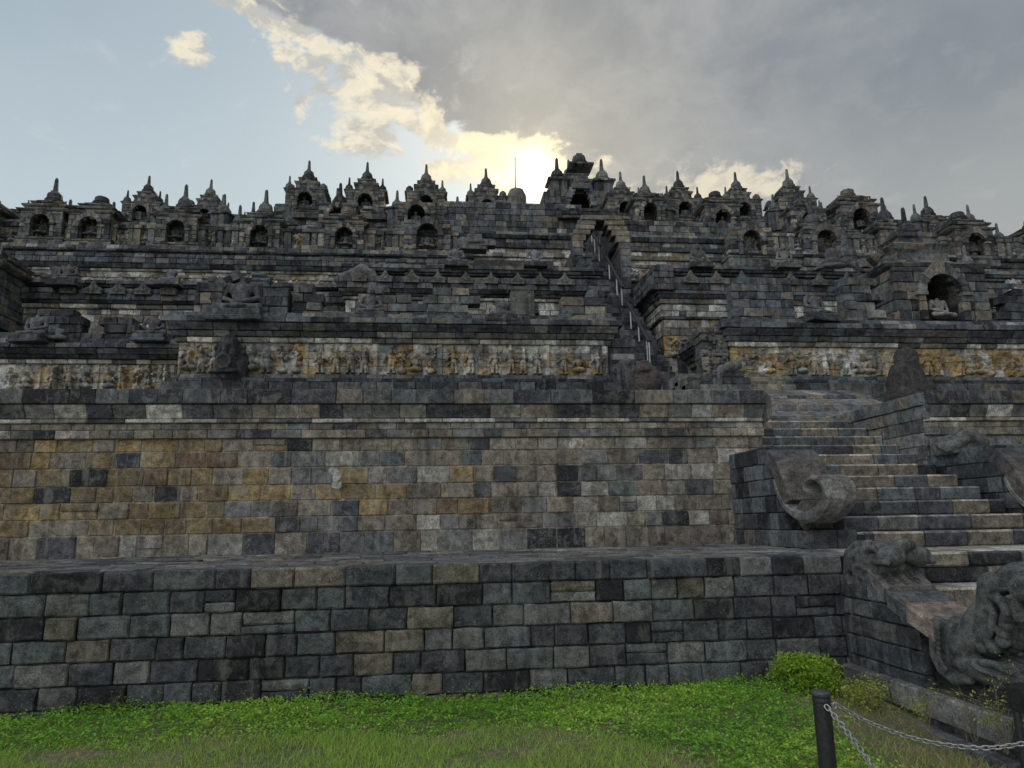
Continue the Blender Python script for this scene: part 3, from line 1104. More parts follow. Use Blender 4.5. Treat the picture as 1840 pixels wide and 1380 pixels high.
YA = 19.0
A_ys = [703, 690, 682.5, 674.5, 618.5, 610, 600.5, 589, 578, 568]
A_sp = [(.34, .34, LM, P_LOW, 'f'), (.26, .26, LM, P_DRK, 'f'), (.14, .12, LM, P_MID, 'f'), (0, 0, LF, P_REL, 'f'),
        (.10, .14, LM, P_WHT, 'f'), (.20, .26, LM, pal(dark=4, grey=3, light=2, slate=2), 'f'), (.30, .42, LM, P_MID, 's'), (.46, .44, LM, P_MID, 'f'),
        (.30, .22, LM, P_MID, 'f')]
wallA, rwA = wall('gallery_wall', 'first gallery wall with a long frieze of carved figures, left of the central stair', xpx(320, YA, 640), xpx(1092, YA, 640), YA, 700, A_ys, A_sp,
                  relief=3, seed=5, cornice_from=4, base_z=3.6)
wallAr, _ = wall('gallery_wall', 'first gallery wall with a golden frieze of carved figures, right of the central stair', xpx(1312, YA, 640), 26, YA, 700, A_ys, A_sp,
                 relief=3, seed=9, cornice_from=4, base_z=3.6, returns=4.3, pal_rel=P_RELR)
YA2 = 20.8
wallA2, rwA2 = wall('gallery_wall', 'set-back stretch of first gallery wall with a pale worn frieze at the far left', -24, xpx(318, YA2, 650), YA2, 150, [720, 704, 655, 647, 640, 631, 622, 611],
                    [(.1, .1, LM, P_DRK, 'f'), (0, 0, LF, P_REL, 'f'), (.10, .12, LM, P_WHT, 'f'), (.2, .26, LM, P_DRK, 'f'), (.3, .4, LM, P_MID, 's'), (.44, .42, LM, P_MID, 'f'), (.28, .2, LM, P_MID, 'f')],
                    relief=1, seed=15, cornice_from=2, base_z=3.6)

# ruined parapets on the first gallery
ZA = zpx(700, 568, YA)


def parapet(name, label, x0, x1, Y, z0, hs, seed, dens, pl=P_MID, body=True, lens=(.3, .7)):
    rr = random.Random(seed)
    ph = [rr.uniform(0, 6) for _ in range(5)]
    t = thing(name, label, 'parapet', ((x0 + x1) / 2, Y, z0))
    mb = MB()
    z = z0
    for i, h in enumerate(hs):
        lvl = i / max(1, len(hs) - 1)
        sk = lambda x, zz, lvl=lvl: .5 + .5 * math.sin(x * 1.3 + ph[0]) * .6 + .35 * math.sin(x * 3.1 + ph[1]) + .15 * math.sin(x * 7 + ph[2]) < lvl * dens * 1.35
        course(mb, F_front(Y), x0, x1, z, z + h, rr.uniform(-.02, .02), rr.uniform(-.02, .02), lens, pl, rr, 'f', .03, sk, 0, .007, .016, 0)
        z += h
    # solid hearts of the blocks (the stones are 0.5 m deep)
    n = len(mb.v)
    mb2 = MB()
    for i, h in enumerate(hs[:1]):
        mb2.box(x0 + .03, x1 - .03, Y + .05, Y + .55, z0 - .05, z0 + h - .02, (.06, .06, .06))
    # deepen every block so that it is a stone, not a facing
    yy = [(v[0], v[1] if v[1] < Y + .085 else Y + .45, v[2]) for v in mb.v]
    mb.v = yy
    mb.v += []
    off = len(mb.v)
    mb.v += mb2.v
    mb.f += [tuple(off + q for q in f) for f in mb2.f]
    mb.c += mb2.c
    mb.build('stone_blocks', M_FAR, t)
    return t


parapet('ruined_parapet', 'broken parapet of loose blocks above the long frieze, left of the central stair', xpx(525, 19.3, 560), xpx(1088, 19.3, 560), 19.3, ZA - .03, [.24, .26, .25, .24], 4, .42,
        pal(dark=4, grey=4, slate=3, brown=2, light=1, tan=1.5))
parapet('ruined_parapet', 'broken parapet above the golden frieze, between the central stair and the meditating statue', xpx(1318, 19.3, 560), xpx(1428, 19.3, 560), 19.3, ZA - .03, [.25, .26, .27, .24, .22, .24], 14, .35)
parapet('ruined_parapet', 'parapet of carved blocks between the headless statue and the big domed shrine', xpx(1520, 19.3, 560), xpx(1640, 19.3, 560), 19.3, ZA - .03, [.25, .26, .27, .24, .25, .24], 15, .3)
parapet('ruined_parapet', 'dark crumbling parapet right of the big domed shrine at the frame edge', xpx(1748, 19.3, 560), 24, 19.3, ZA - .03, [.25, .26, .27, .24, .25], 16, .45, P_DRK)
parapet('ruined_parapet', 'low dark parapet on the set-back wall at the far left', -22, xpx(318, 21.1, 590), 21.1, zpx(150, 612, 21), [.26, .26, .24, .22], 17, .55, P_DRK)

# ---- second tier: cornice with antefixes
YB = 22.0
B_ys = [585, 566, 556, 541, 536, 531, 525, 514, 503, 495.5, 491.5, 486, 478]
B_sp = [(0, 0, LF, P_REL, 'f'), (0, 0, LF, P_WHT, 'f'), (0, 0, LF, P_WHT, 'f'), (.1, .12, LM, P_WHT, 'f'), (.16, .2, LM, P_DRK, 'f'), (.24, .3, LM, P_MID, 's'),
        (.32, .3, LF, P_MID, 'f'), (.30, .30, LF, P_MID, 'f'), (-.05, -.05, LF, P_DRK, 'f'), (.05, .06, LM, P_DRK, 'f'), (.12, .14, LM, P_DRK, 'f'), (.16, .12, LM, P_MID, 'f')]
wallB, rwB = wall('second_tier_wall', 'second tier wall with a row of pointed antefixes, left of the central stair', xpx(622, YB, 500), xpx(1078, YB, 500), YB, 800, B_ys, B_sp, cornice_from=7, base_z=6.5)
BR_ys = [660, 643, 604, 590, 575, 570, 560, 548, 540, 533, 526, 514, 503, 496, 491, 486, 478]
BR_sp = [(0, 0, LF, P_YEL, 'f')] * 4 + [(.06, .08, LM, P_DRK, 'f'), (.05, .05, LF, P_WHT, 'f'), (.06, .06, LF, P_WHT, 'f'), (.12, .16, LM, P_WHT, 's'), (.2, .26, LM, P_DRK, 'f'),
         (.28, .26, LM, P_MID, 'f'), (.26, .26, LF, P_MID, 'f'), (.26, .26, LF, P_MID, 'f'), (-.05, -.05, LF, P_DRK, 'f'), (.05, .06, LM, P_DRK, 'f'), (.12, .14, LM, P_DRK, 'f'), (.16, .12, LM, P_MID, 'f')]
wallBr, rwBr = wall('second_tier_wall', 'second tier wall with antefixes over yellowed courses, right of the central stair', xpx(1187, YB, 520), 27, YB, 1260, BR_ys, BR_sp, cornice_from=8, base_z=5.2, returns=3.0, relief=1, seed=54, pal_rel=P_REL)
YB2 = 23.3
wallB2, rwB2 = wall('second_tier_wall', 'shadowed second tier wall with small antefixes at the far left', -26, xpx(640, YB2, 530), YB2, 230, [620, 580, 566, 556, 549, 544, 532, 523, 517, 513, 505],
                    [(0, 0, LF, P_REL, 'f'), (0, 0, LF, P_YEL, 'f'), (0, 0, LF, P_WHT, 'f'), (.1, .14, LM, P_WHT, 'f'), (.2, .26, LM, P_DRK, 'f'), (.28, .26, LF, P_MID, 'f'), (.26, .26, LF, P_MID, 'f'),
                     (-.05, -.05, LF, P_DRK, 'f'), (.06, .1, LM, P_DRK, 'f'), (.14, .1, LM, P_MID, 'f')], cornice_from=5, base_z=6.5)


# antefix: a pointed carved block
def antefix_mesh(seed):
    rr = random.Random(seed)
    pts = [(-.30, 0), (-.30, .10), (-.33, .16), (-.27, .25), (-.16, .29), (-.10, .36), (-.05, .47), (0, .55), (.05, .47), (.10, .36), (.16, .29), (.27, .25), (.33, .16), (.30, .10), (.30, 0)]
    mb = MB()
    c = (.135, .135, .132)
    rings = []
    for y, s in ((0.0, 1), (-.12, 1), (-.16, .88)):
        rings.append([(x * s + rr.uniform(-.008, .008), y, z * (s * .5 + .5) + rr.uniform(-.006, .006)) for x, z in pts])
    mb.loft(rings, c, True, True, True)
    for k in range(8):
        a = 2 * math.pi * k / 8
        mb.box(.16 * math.cos(a) - .025, .16 * math.cos(a) + .025, -.185, -.15, .16 + .07 * math.sin(a) - .02, .16 + .07 * math.sin(a) + .02, c)
    mb.box(-.06, .06, -.20, -.15, .11, .21, c)
    mb.box(-.025, .025, -.185, -.15, .26, .42, c)
    return mb


M_ANT = stone('antefix_stone', attr=True, bump=.5, lichen=.5, scale=1.2, streaks=.3, vary=True)
ant_protos = []


def antefix(px, Y, out, z, parent, sc=1.0, tint=None):
    tint = tint or rng.choice([.9, .7, 1.0, 1.25, .8, .95])
    if len(ant_protos) < 2:
        o = antefix_mesh(len(ant_protos)).build('antefix', M_ANT, parent)
        ant_protos.append(o)
    else:
        o = rng.choice(ant_protos).copy()
        COL.objects.link(o)
        o.parent = parent
    o.color = (tint, tint * .98, tint * .95, 1)
    o.scale = (sc * rng.uniform(.93, 1.07), sc, sc * rng.uniform(.9, 1.08))
    x = xpx(px, Y - out, 505)
    pl = parent.location
    o.location = (x - pl[0], Y - out - pl[1], z - pl[2])


zB = rwB[7][0] - .02
for px in (647, 692, 740, 787, 837, 882, 930, 970, 1014):
    antefix(px, YB, .29, zB, wallB, .78)
for px in (1240, 1286, 1332, 1419, 1470, 1520, 1566, 1610):
    antefix(px, YB, .26, rwBr[11][0] - .02, wallBr, .86)
for px in (126, 171, 215, 260, 306):
    antefix(px, YB2, .26, rwB2[6][0] - .05, wallB2, .84, .75)

# ---- third tier, with the row of domed shrines standing on it
YC = 25.0
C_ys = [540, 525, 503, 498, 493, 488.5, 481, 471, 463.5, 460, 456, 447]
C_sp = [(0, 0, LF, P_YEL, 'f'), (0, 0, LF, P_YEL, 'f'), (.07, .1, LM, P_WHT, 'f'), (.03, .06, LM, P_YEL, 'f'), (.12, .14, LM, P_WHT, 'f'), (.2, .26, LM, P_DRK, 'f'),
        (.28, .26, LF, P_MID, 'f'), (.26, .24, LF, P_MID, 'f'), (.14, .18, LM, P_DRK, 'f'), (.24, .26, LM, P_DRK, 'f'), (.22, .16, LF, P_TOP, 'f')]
wallC, rwC = wall('third_tier_wall', 'third tier wall with whitened mouldings under the left row of domed shrines', -30, xpx(842, YC, 470), YC, 450, C_ys, C_sp, cornice_from=5, base_z=9.3, body=2.0, relief=1, seed=51, pal_rel=P_YEL)
ZC = rwC[-1][1]
nw, _ = wall('niche_wall', 'low wall of pale carved panels between the left third tier shrines', -30, xpx(842, 25.3, 430), 25.3, 450, [449, 418, 410, 404],
             [(.0, .0, LF, P_TOP, 'f')] + [(.06, .08, LM, P_DRK, 'f'), (.04, .0, LF, P_TOP, 'f')], base_z=None, body=.7, jit=.03, relief=0, seed=56, pal_rel=pal(light=2, grey=4, tan=2, slate=2, dark=2))
nw2, _ = wall('niche_wall', 'low wall of dark carved panels between the right third tier shrines', xpx(1325, 26.6, 440), 34, 26.6, 1480, [457, 427, 419],
              [(.0, .0, LF, P_TOP, 'f')] + [(.06, .08, LM, P_DRK, 'f')], base_z=None, body=.7, jit=.03, relief=0, seed=57, pal_rel=pal(light=1.5, grey=4, tan=2, slate=2, dark=2))
for wl, Y, ref_, (yb, yt), pxs in ((nw, 25.3, 450, (449, 412), (112, 122, 205, 236, 248, 274, 352, 364, 398, 412, 424, 505, 518, 552, 566, 578, 656, 668, 700, 712, 724, 806, 818)), (nw2, 26.6, 1480, (457, 424), (1390, 1402, 1418, 1440, 1520, 1534, 1560, 1572, 1652, 1666, 1690, 1706, 1790, 1806))):
    za_, zb2_ = zpx(ref_, yb, Y), zpx(ref_, yt, Y)
    for px in pxs:
        mb = MB()
        x_ = xpx(px, Y, 430)
        w_ = rng.uniform(.09, .13)
        for k in range(3):
            e_ = (.03, 0, .04)[k]
            z0_, z1_ = za_ + (zb2_ - za_) * (0, .2, .82)[k], za_ + (zb2_ - za_) * (.2, .82, 1)[k]
            block(mb, F_front(Y), x_ - w_ - e_, x_ + w_ + e_, [(.16 + e_, z0_), (.16 + e_, z1_)], pal(light=2, tan=2, grey=3, dark=1.5, slate=1)(0, 0, rng), rng, .004, .014, .2, .01)
        mb.build('pilaster', M_FAR, wl)
YCM = 27.0
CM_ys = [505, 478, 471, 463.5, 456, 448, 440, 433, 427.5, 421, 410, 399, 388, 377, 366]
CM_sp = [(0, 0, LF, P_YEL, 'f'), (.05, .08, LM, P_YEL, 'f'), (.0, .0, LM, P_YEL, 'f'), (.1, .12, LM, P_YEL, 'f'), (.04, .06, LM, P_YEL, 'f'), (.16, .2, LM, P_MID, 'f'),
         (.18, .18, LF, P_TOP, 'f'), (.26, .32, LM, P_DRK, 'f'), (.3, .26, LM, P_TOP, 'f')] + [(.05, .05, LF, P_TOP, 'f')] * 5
wallCM, rwCM = wall('fourth_tier_wall', 'fourth tier wall with thin yellowish mouldings, left of the central stair', xpx(800, YCM, 450), xpx(1046, YCM, 450), YCM, 950, CM_ys, CM_sp, cornice_from=7, base_z=None, body=2.0, relief=0, seed=52, pal_rel=P_YEL)
CMr_ys = [510, 484, 478, 470.5, 463, 456, 449, 441, 434, 428, 419, 408, 400]
wallCMr, rwCMr = wall('fourth_tier_wall', 'fourth tier wall with thin yellowish mouldings, right of the central stair', xpx(1122, YCM, 450), xpx(1345, YCM, 450), YCM, 1250, CMr_ys, CM_sp[:12], cornice_from=7, base_z=None, body=2.4, returns=2.0, relief=0, seed=53, pal_rel=P_YEL)

# right part of the third tier
YCR = 26.3
CR_ys = [510, 484, 478, 472, 466, 461, 455]
CR_sp = [(0, 0, LF, P_YEL, 'f'), (.07, .1, LM, P_YEL, 'f'), (.16, .2, LM, P_DRK, 'f'), (.1, .1, LF, P_MID, 'f'), (.2, .26, LM, P_DRK, 'f'), (.2, .16, LF, P_TOP, 'f')]
wallCR, rwCR = wall('third_tier_wall', 'third tier wall under the right row of domed shrines', xpx(1315, YCR, 470), 34, YCR, 1480, CR_ys, CR_sp, cornice_from=4, base_z=None, body=2.2, relief=0, seed=55, pal_rel=P_TOP)
ZCR = rwCR[-1][1]

# ---- uppermost wall of the square terraces, the skyline shrines stand on it
YD = 29.0
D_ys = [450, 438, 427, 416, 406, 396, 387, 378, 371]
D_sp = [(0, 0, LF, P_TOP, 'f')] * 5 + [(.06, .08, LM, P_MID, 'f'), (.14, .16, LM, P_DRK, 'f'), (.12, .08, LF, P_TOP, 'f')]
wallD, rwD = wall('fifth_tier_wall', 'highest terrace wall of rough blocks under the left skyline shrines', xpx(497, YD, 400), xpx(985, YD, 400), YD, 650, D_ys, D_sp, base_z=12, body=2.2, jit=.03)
ZD = rwD[-1][1]
wallDl, rwDl = wall('fifth_tier_wall', 'far left stretch of the highest terrace wall, lower and set back', -34, xpx(499, 27.6, 400), 27.6, 250, [440, 428, 416, 405, 395, 387, 380], [(0, 0, LF, P_TOP, 'f')] * 6, base_z=11, body=2.2, jit=.04)
DR_ys = [452, 441, 431, 421, 411, 402, 394, 388]
wallDr, rwDr = wall('fifth_tier_wall', 'highest terrace wall of rough blocks under the right skyline shrines', xpx(1098, 29.3, 400), xpx(1505, 29.3, 400), 29.3, 1300, DR_ys, D_sp[1:], base_z=12, body=2.4, jit=.03)
ZDR = rwDr[-1][1]
wallDe, rwDe = wall('fifth_tier_wall', 'dark upper terrace wall stepping down at the far right', xpx(1500, 28.2, 420), 36, 28.2, 1640, [470, 458, 446, 436, 427, 419], [(0, 0, LF, P_TOP, 'f')] * 5, base_z=11, body=2.4, jit=.04)

# masses of stone inside the monument so that the tiers are solid
core = MB()
for (x0, x1, y0, y1, z1) in ((-6.8, 4.4, 20.1, 23, 6.6), (-26, -7.2, 21.9, 25, 6.6), (-4, 4.6, 23.1, 27, 9.2), (-26, -4, 24.4, 27, 9.2), (-20, 4.6, 26.9, 31, 12.0), (-14, 4.8, 31, 40, 14.3), (8.4, 27, 20.1, 25, 6.6), (8.0, 30, 23.1, 27, 9.2), (8.0, 32, 28.2, 33, 12.0), (8.4, 26, 31, 40, 14.3), (4.8, 8.4, 33.5, 40, 15.3)):
    core.box(x0, x1, y0, y1, 3.0, z1, (.07, .07, .07))
tag(core.build('terrace_core', M_FAR), kind='structure')

# ================================================================== SHRINES
def rect_ring(hx, y0, y1, z, nx=6, ny=5, rr=None, j=0.0):
    p = []
    for k in range(nx):
        p.append((-hx + 2 * hx * k / nx, y0))
    for k in range(ny):
        p.append((hx, y0 + (y1 - y0) * k / ny))
    for k in range(nx):
        p.append((hx - 2 * hx * k / nx, y1))
    for k in range(ny):
        p.append((-hx, y1 - (y1 - y0) * k / ny))
    q = rr or random
    return [(x + q.uniform(-j, j), y + q.uniform(-j, j), z + q.uniform(-j, j) * .6) for x, y in p]


def rect_lathe(mb, prof, dfac, cy, rr, pl, j=.008, nx=6, ny=5):
    """prof: (half width, z); depth half = half width * dfac, centred on cy"""
    rings = [rect_ring(h, cy - h * dfac, cy + h * dfac, z, nx, ny, rr, j) for h, z in prof]
    memo = {}

    def colf(jj, k):
        key = (jj // 2, (k + (jj // 2) % 2) // 1)
        if key not in memo:
            memo[key] = pl(0, 0, rr)
        return memo[key]
    mb.loft(rings, colf, True, True, True)


def round_lathe(mb, prof, cx, cy, n, rr, c, j=.006):
    rings = []
    for r, z in prof:
        rings.append([(cx + (r + rr.uniform(-j, j)) * math.cos(2 * math.pi * (k + .5) / n), cy + (r + rr.uniform(-j, j)) * math.sin(2 * math.pi * (k + .5) / n), z) for k in range(n)])
    mb.loft(rings, c, True, True, True)


def stupa_parts(parent, cx, cy, z, s, rr, spire=True, whole=True, nm='stupa'):
    mb = MB()
    c = pal(dark=5, coal=2, slate=2, grey=2, brown=1)(0, 0, rr)  # darker mix than the shrines: backlit silhouette put into the colour
    pr = [(.40, 0), (.42, .05), (.36, .08), (.36, .13), (.39, .16), (.33, .19), (.315, .30), (.30, .40), (.26, .48), (.18, .53)]
    if not whole:
        pr = pr[:-2] + [(.24, .45), (.10, .47)]
    round_lathe(mb, [(r * s, z + h * s) for r, h in pr], cx, cy, 14, rr, c, .012 * s)
    if whole:
        mb.box(cx - .13 * s, cx + .13 * s, cy - .13 * s, cy + .13 * s, z + .50 * s, z + .60 * s, c)
    st = mb.build(nm, M_FAR, parent, (0, 0, 0))
    if whole and spire:
        mb = MB()
        round_lathe(mb, [(r * s, z + h * s) for r, h in ((.115, .58), (.11, .64), (.090, .88), (.074, 1.14), (.076, 1.16), (.045, 1.24))], cx, cy, 8, rr, c, .003)
        sp = mb.build('spire', M_FAR, st, (0, 0, 0))
    return st


def make_shrine(seed, kind='full', sats=4):
    """front at y = 0, looking towards -y; total height about 2.6"""
    rr = random.Random(seed)
    pl = pal(dark=4, grey=4, slate=3, brown=2.4, coal=1, tan=1)
    root = thing('niche_shrine', 'x', 'shrine')
    dep = 1.7
    mb = MB()
    bk = bw_ = 1.14 if kind in ('wide', 'tower') else .98
    rect_lathe(mb, [(bk * q_, h_) for q_, h_ in [(1.0, -.25), (1.0, .02), (.96, .04), (.94, .10), (.98, .12), (.98, .20)]], .88 if kind not in ('wide', 'tower') else .75, dep / 2, rr, pl)
    mb.build('base', M_FAR, root)
    # body with arched recess
    mb = MB()
    r, zs_, z0, zt = .40, .80, .20, 1.36
    bw = 1.04 if kind in ('wide', 'tower') else .86
    Fq = F_front(0.0)
    for sd in (-1, 1):
        z = z0
        while z < zt - .05:
            h = min(rr.uniform(.17, .24), zt - z)
            if zt - z - h < .06:
                h = zt - z
            xa, xb = (-bw, -r) if sd < 0 else (r, bw)
            zm = z + h / 2
            ex = 0 if zm < zs_ else r - math.sqrt(max(r * r - (zm - zs_) ** 2, 0)) if zm < zs_ + r else r
            if sd < 0:
                xb += max(0, ex)
            else:
                xa -= max(0, ex)
            if rr.random() < .6 or xb - xa > .6:
                xm = (xa + xb) / 2 + rr.uniform(-.08, .08)
                block(mb, Fq, xa, xm, [(0, z), (0, z + h)], pl(0, 0, rr), rr, .006, .014, .12, .012)
                block(mb, Fq, xm, xb, [(0, z), (0, z + h)], pl(0, 0, rr), rr, .006, .014, .12, .012)
            else:
                block(mb, Fq, xa, xb, [(0, z), (0, z + h)], pl(0, 0, rr), rr, .006, .014, .12, .012)
            z += h
    # side and rear walls, ceiling mass
    for sd in (-1, 1):
        z = z0
        for k in range(5):
            h = (zt - z0) / 5
            y = .1
            while y < dep - .1:
                L = rr.uniform(.3, .5)
                block(mb, (lambda u, o, zz, sd=sd: (sd * (bw - .02 + o), u, zz)), y, min(y + L, dep - .1), [(0, z), (0, z + h)], pl(0, 0, rr), rr, .005, .012, .08, .01)
                y += L
            z += h
    mb.box(-bw + .06, -r - .03, .10, dep - .1, z0, zt - .02, (.06, .06, .06))
    mb.box(r + .03, bw - .06, .10, dep - .1, z0, zt - .02, (.06, .06, .06))
    mb.box(-bw + .06, bw - .06, .95, dep - .1, z0, zt - .01, (.06, .06, .06))
    mb.build('body', M_FAR, root)
    # recess: jambs, vault and back wall in darker tones
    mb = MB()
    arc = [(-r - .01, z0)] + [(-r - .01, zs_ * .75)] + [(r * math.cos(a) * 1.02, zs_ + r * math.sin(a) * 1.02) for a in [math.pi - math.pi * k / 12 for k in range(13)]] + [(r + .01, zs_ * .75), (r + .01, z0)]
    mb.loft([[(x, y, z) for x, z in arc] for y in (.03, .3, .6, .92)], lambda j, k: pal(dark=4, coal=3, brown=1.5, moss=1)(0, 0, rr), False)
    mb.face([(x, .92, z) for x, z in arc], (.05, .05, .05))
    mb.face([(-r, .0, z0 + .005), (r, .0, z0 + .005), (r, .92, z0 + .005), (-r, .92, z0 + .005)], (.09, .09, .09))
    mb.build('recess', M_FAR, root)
    # hood of voussoirs with a pointed crown
    mb = MB()
    na = 9
    for k in range(na):
        a0, a1 = math.pi * k / na, math.pi * (k + 1) / na
        c = pl(0, 0, rr)
        ro0 = .575 + .14 * math.exp(-((a0 - math.pi / 2) / .28) ** 2)
        ro1 = .575 + .14 * math.exp(-((a1 - math.pi / 2) / .28) ** 2)
        o_ = .09 + rr.uniform(-.012, .012)
        ri = r * .99
        e = .012
        pin = [(ri * math.cos(a0 + e), zs_ + ri * math.sin(a0 + e)), (ro0 * math.cos(a0 + e), zs_ + ro0 * math.sin(a0 + e)), (ro1 * math.cos(a1 - e), zs_ + ro1 * math.sin(a1 - e)), (ri * math.cos(a1 - e), zs_ + ri * math.sin(a1 - e))]
        mb.loft([[(x, .06, z) for x, z in pin], [(x, -o_ + .02, z) for x, z in pin], [(x * .99, -o_, zs_ + (z - zs_) * .99) for x, z in pin]], c, True, False, True)
    for sd in (-1, 1):
        xa, xb = (r - .005, .56)
        z = z0
        for k in range(3):
            h = (zs_ - z0) / 3
            block(mb, Fq, min(sd * xa, sd * xb), max(sd * xa, sd * xb), [(.05, z), (.05, z + h)], pl(0, 0, rr), rr, .004, .012, .1, .01)
            z += h
        mb.box(min(sd * (r - .02), sd * .62), max(sd * (r - .02), sd * .62), -.10, .02, zs_ - .07, zs_ + .0, pl(0, 0, rr))
    mb.build('arch_hood', M_FAR, root)
    if kind == 'ruin':
        return root
    # stepped roof with flaring eaves
    mb = MB()
    if kind in ('wide', 'tower'):
        prof = [(1.00, 1.33), (1.12, 1.38), (1.17, 1.45), (1.12, 1.48), (.70, 1.50), (.66, 1.62), (.60, 1.66), (.58, 1.84), (.64, 1.92), (.69, 2.02), (.66, 2.05), (.47, 2.08), (.45, 2.22), (.50, 2.26), (.51, 2.34), (.36, 2.38)]
    elif kind == 'low':
        prof = [(.86, 1.34), (.95, 1.40), (.97, 1.46), (.93, 1.48), (.60, 1.50), (.52, 1.58), (.56, 1.62), (.40, 1.66)]
    else:
        prof = [(.90, 1.34), (1.02, 1.40), (1.06, 1.47), (1.02, 1.50), (.84, 1.52), (.81, 1.62), (.90, 1.66), (.93, 1.73), (.88, 1.76), (.66, 1.78), (.62, 1.86), (.69, 1.90), (.70, 1.95), (.54, 1.97), (.48, 2.03), (.52, 2.05), (.40, 2.08)]
    rect_lathe(mb, prof, .84 if kind not in ('wide', 'tower') else .72, dep / 2, rr, pl, .014)
    mb.build('roof', M_FAR, root)
    top = prof[-1][1]
    if kind == 'blunt':
        stupa_parts(root, 0, dep / 2, top - .02, .95, rr, False, True)
    elif kind == 'broken':
        stupa_parts(root, .03, dep / 2, top - .02, .95, rr, False, False)
    else:
        stupa_parts(root, 0, dep / 2, top - .02, 1.0 if kind not in ('wide', 'tower') else .92 if kind == 'wide' else .58, rr, True, True)
    wx = .90 if kind in ('wide', 'tower') else .76
    pos = [(-wx, .32), (wx, .32), (-wx, 1.38), (wx, 1.38)][:sats]
    for (x, y) in pos:
        stupa_parts(root, x, y, 1.46, .66 if kind == 'wide' else .42, rr, rr.random() < .85, True, 'corner_stupa')
    return root


shrines = {}


def shrine_proto(kind, seed, sats=4):
    key = (kind, seed, sats)
    if key not in shrines:
        shrines[key] = [make_shrine(seed, kind, sats), False]
    return shrines[key]


def place_shrine(px, Y, z, label, kind='full', seed=1, sats=4, sc=1.0, group=None, rz=0.0, py=400):
    pr = shrine_proto(kind, seed, sats)
    if not pr[1]:
        o, pr[1] = pr[0], True
    else:
        o = copy_tree(pr[0])
    o.location = (xpx(px, Y, py), Y, float(z))
    o.scale = (sc, sc, sc)
    o.rotation_euler = (0, 0, rz)
    tag(o, label, 'shrine', group)
    return o


GC = 'domed shrines on the third tier'
GD = 'domed shrines along the skyline'
YS = 24.85
zc = lambda px, py: zpx(px, py, YS)
LC = [(-48, 424, 'full', 1, 'domed niche shrine cut off by the left frame edge'), (73, 424, 'full', 2, 'domed niche shrine second from the left, slender spire above it'),
      (160, 428, 'broken', 3, 'niche shrine with a spireless rounded dome, near the left edge'), (317, 434, 'full', 4, 'low niche shrine whose spire stands alone, right of the blunt domed one'),
      (467, 443, 'full', 5, 'niche shrine holding a seated figure, just below the tall three-spired shrine'), (619, 446, 'broken', 6, 'niche shrine with crumbled roof below the second tall skyline shrine')]
for (px, py, kd, sd, lb) in LC:
    place_shrine(px, YS, zc(px, py) - .18, lb, kd, sd, 4 if kd == 'full' and px not in (317, 467) else 0 if px == 317 else 2, .82, GC, rng.uniform(-.01, .01))
place_shrine(768, YS, zc(768, 448) - .2, 'roofless arched niche with a headless figure, lowest of the pair beside the gap', 'ruin', 7, 0, 1.0, GC)
YDs = 28.8
zd = lambda px, py: zpx(px, py, YDs)
LD = [(546, 376, 'wide', 11, 'tall skyline shrine with three clustered spires, leftmost on the high wall'), (655, 379, 'wide', 12, 'skyline shrine second on the high wall, between clustered spires and the steep one'),
      (765, 382, 'wide', 13, 'skyline shrine with steep roof above the roofless arched niche'), (876, 389, 'wide', 11, 'skyline shrine beside the round central dome, in the sun glare')]
for (px, py, kd, sd, lb) in LD:
    place_shrine(px, YDs, zd(px, py) - .05 - (.12 if px == 546 else .1), lb, kd, sd, 4, 0.79, GD)
place_shrine(748, 27.8, zpx(748, 404, 27.8) - .2, 'arched niche with a seated figure, upper of the pair beside the gap', 'ruin', 8, 0, .9, GD)
for (px, py, kd, sd, lb) in [(250, 400, 'wide', 12, 'skyline shrine set back between the blunt domed shrine and the lone spire'), (366, 406, 'wide', 13, 'skyline shrine set back left of the long dip in the skyline'),
                             (588, 0, None, 0, '')]:
    if kd:
        place_shrine(px, 27.4, zpx(px, py, 27.4) - .1, lb, kd, sd, 4, .68, GD)
# right hand skyline
RD = [(1126, 392, 'wide', 13, 29.1, 'skyline shrine right beside the gateway, its niche in deep shade', .78), (1170, 396, 'full', 5, 28.0, 'low skyline shrine with a half-hidden arch, second right of the gateway', .78),
      (1233, 393, 'wide', 12, 29.1, 'skyline shrine with an upright spire, third right of the gateway', .81), (1340, 394, 'wide', 11, 29.1, 'skyline shrine against the bright cloud, fourth right of the gateway', .81),
      (1438, 395, 'wide', 13, 29.1, 'tallest skyline shrine on the right, against the last bright cloud', .88), (1300, 413, 'broken', 3, 28.0, 'dome-topped shrine without spire, between two tall ones under the bright cloud', .92)]
for (px, py, kd, sd, Y, lb, sc) in RD:
    place_shrine(px, Y, zpx(px, py, Y) - .18 * sc, lb, kd, sd, 4 if kd == 'wide' else 2, sc, GD)
YSR = 26.1
RC = [(1348, 458, 'ruin', 8, 'ruined arched niche with a gabled stub of roof, leftmost of the right lower row', 1.05, 26.1), (1481, 458, 'low', 4, 'low shrine with dark round niche below the tallest right skyline shrine', 1.08, 26.1),
      (1548, 413, 'broken', 6, 'shrine with a blunt broken dome where the right skyline steps down', 1.0, 27.7), (1613, 459, 'full', 2, 'spired shrine on the dark slope left of the big foreground shrine roof', .96, 26.1),
      (1748, 459, 'broken', 3, 'wide shrine with a broken drum dome near the right edge', 1.0, 26.1), (1885, 470, 'blunt', 1, 'shrine roof cut off by the right frame edge', 1.0, 26.1), (1455, 418, 'low', 5, 'dark low shrine roof between the tallest right shrine and the blunt dome', .95, 27.9)]
for (px, py, kd, sd, lb, sc, Y) in RC:
    place_shrine(px, Y, zpx(px, py, Y) - .2 * sc, lb, kd, sd, 4 if kd == 'full' else 2, sc, GC)
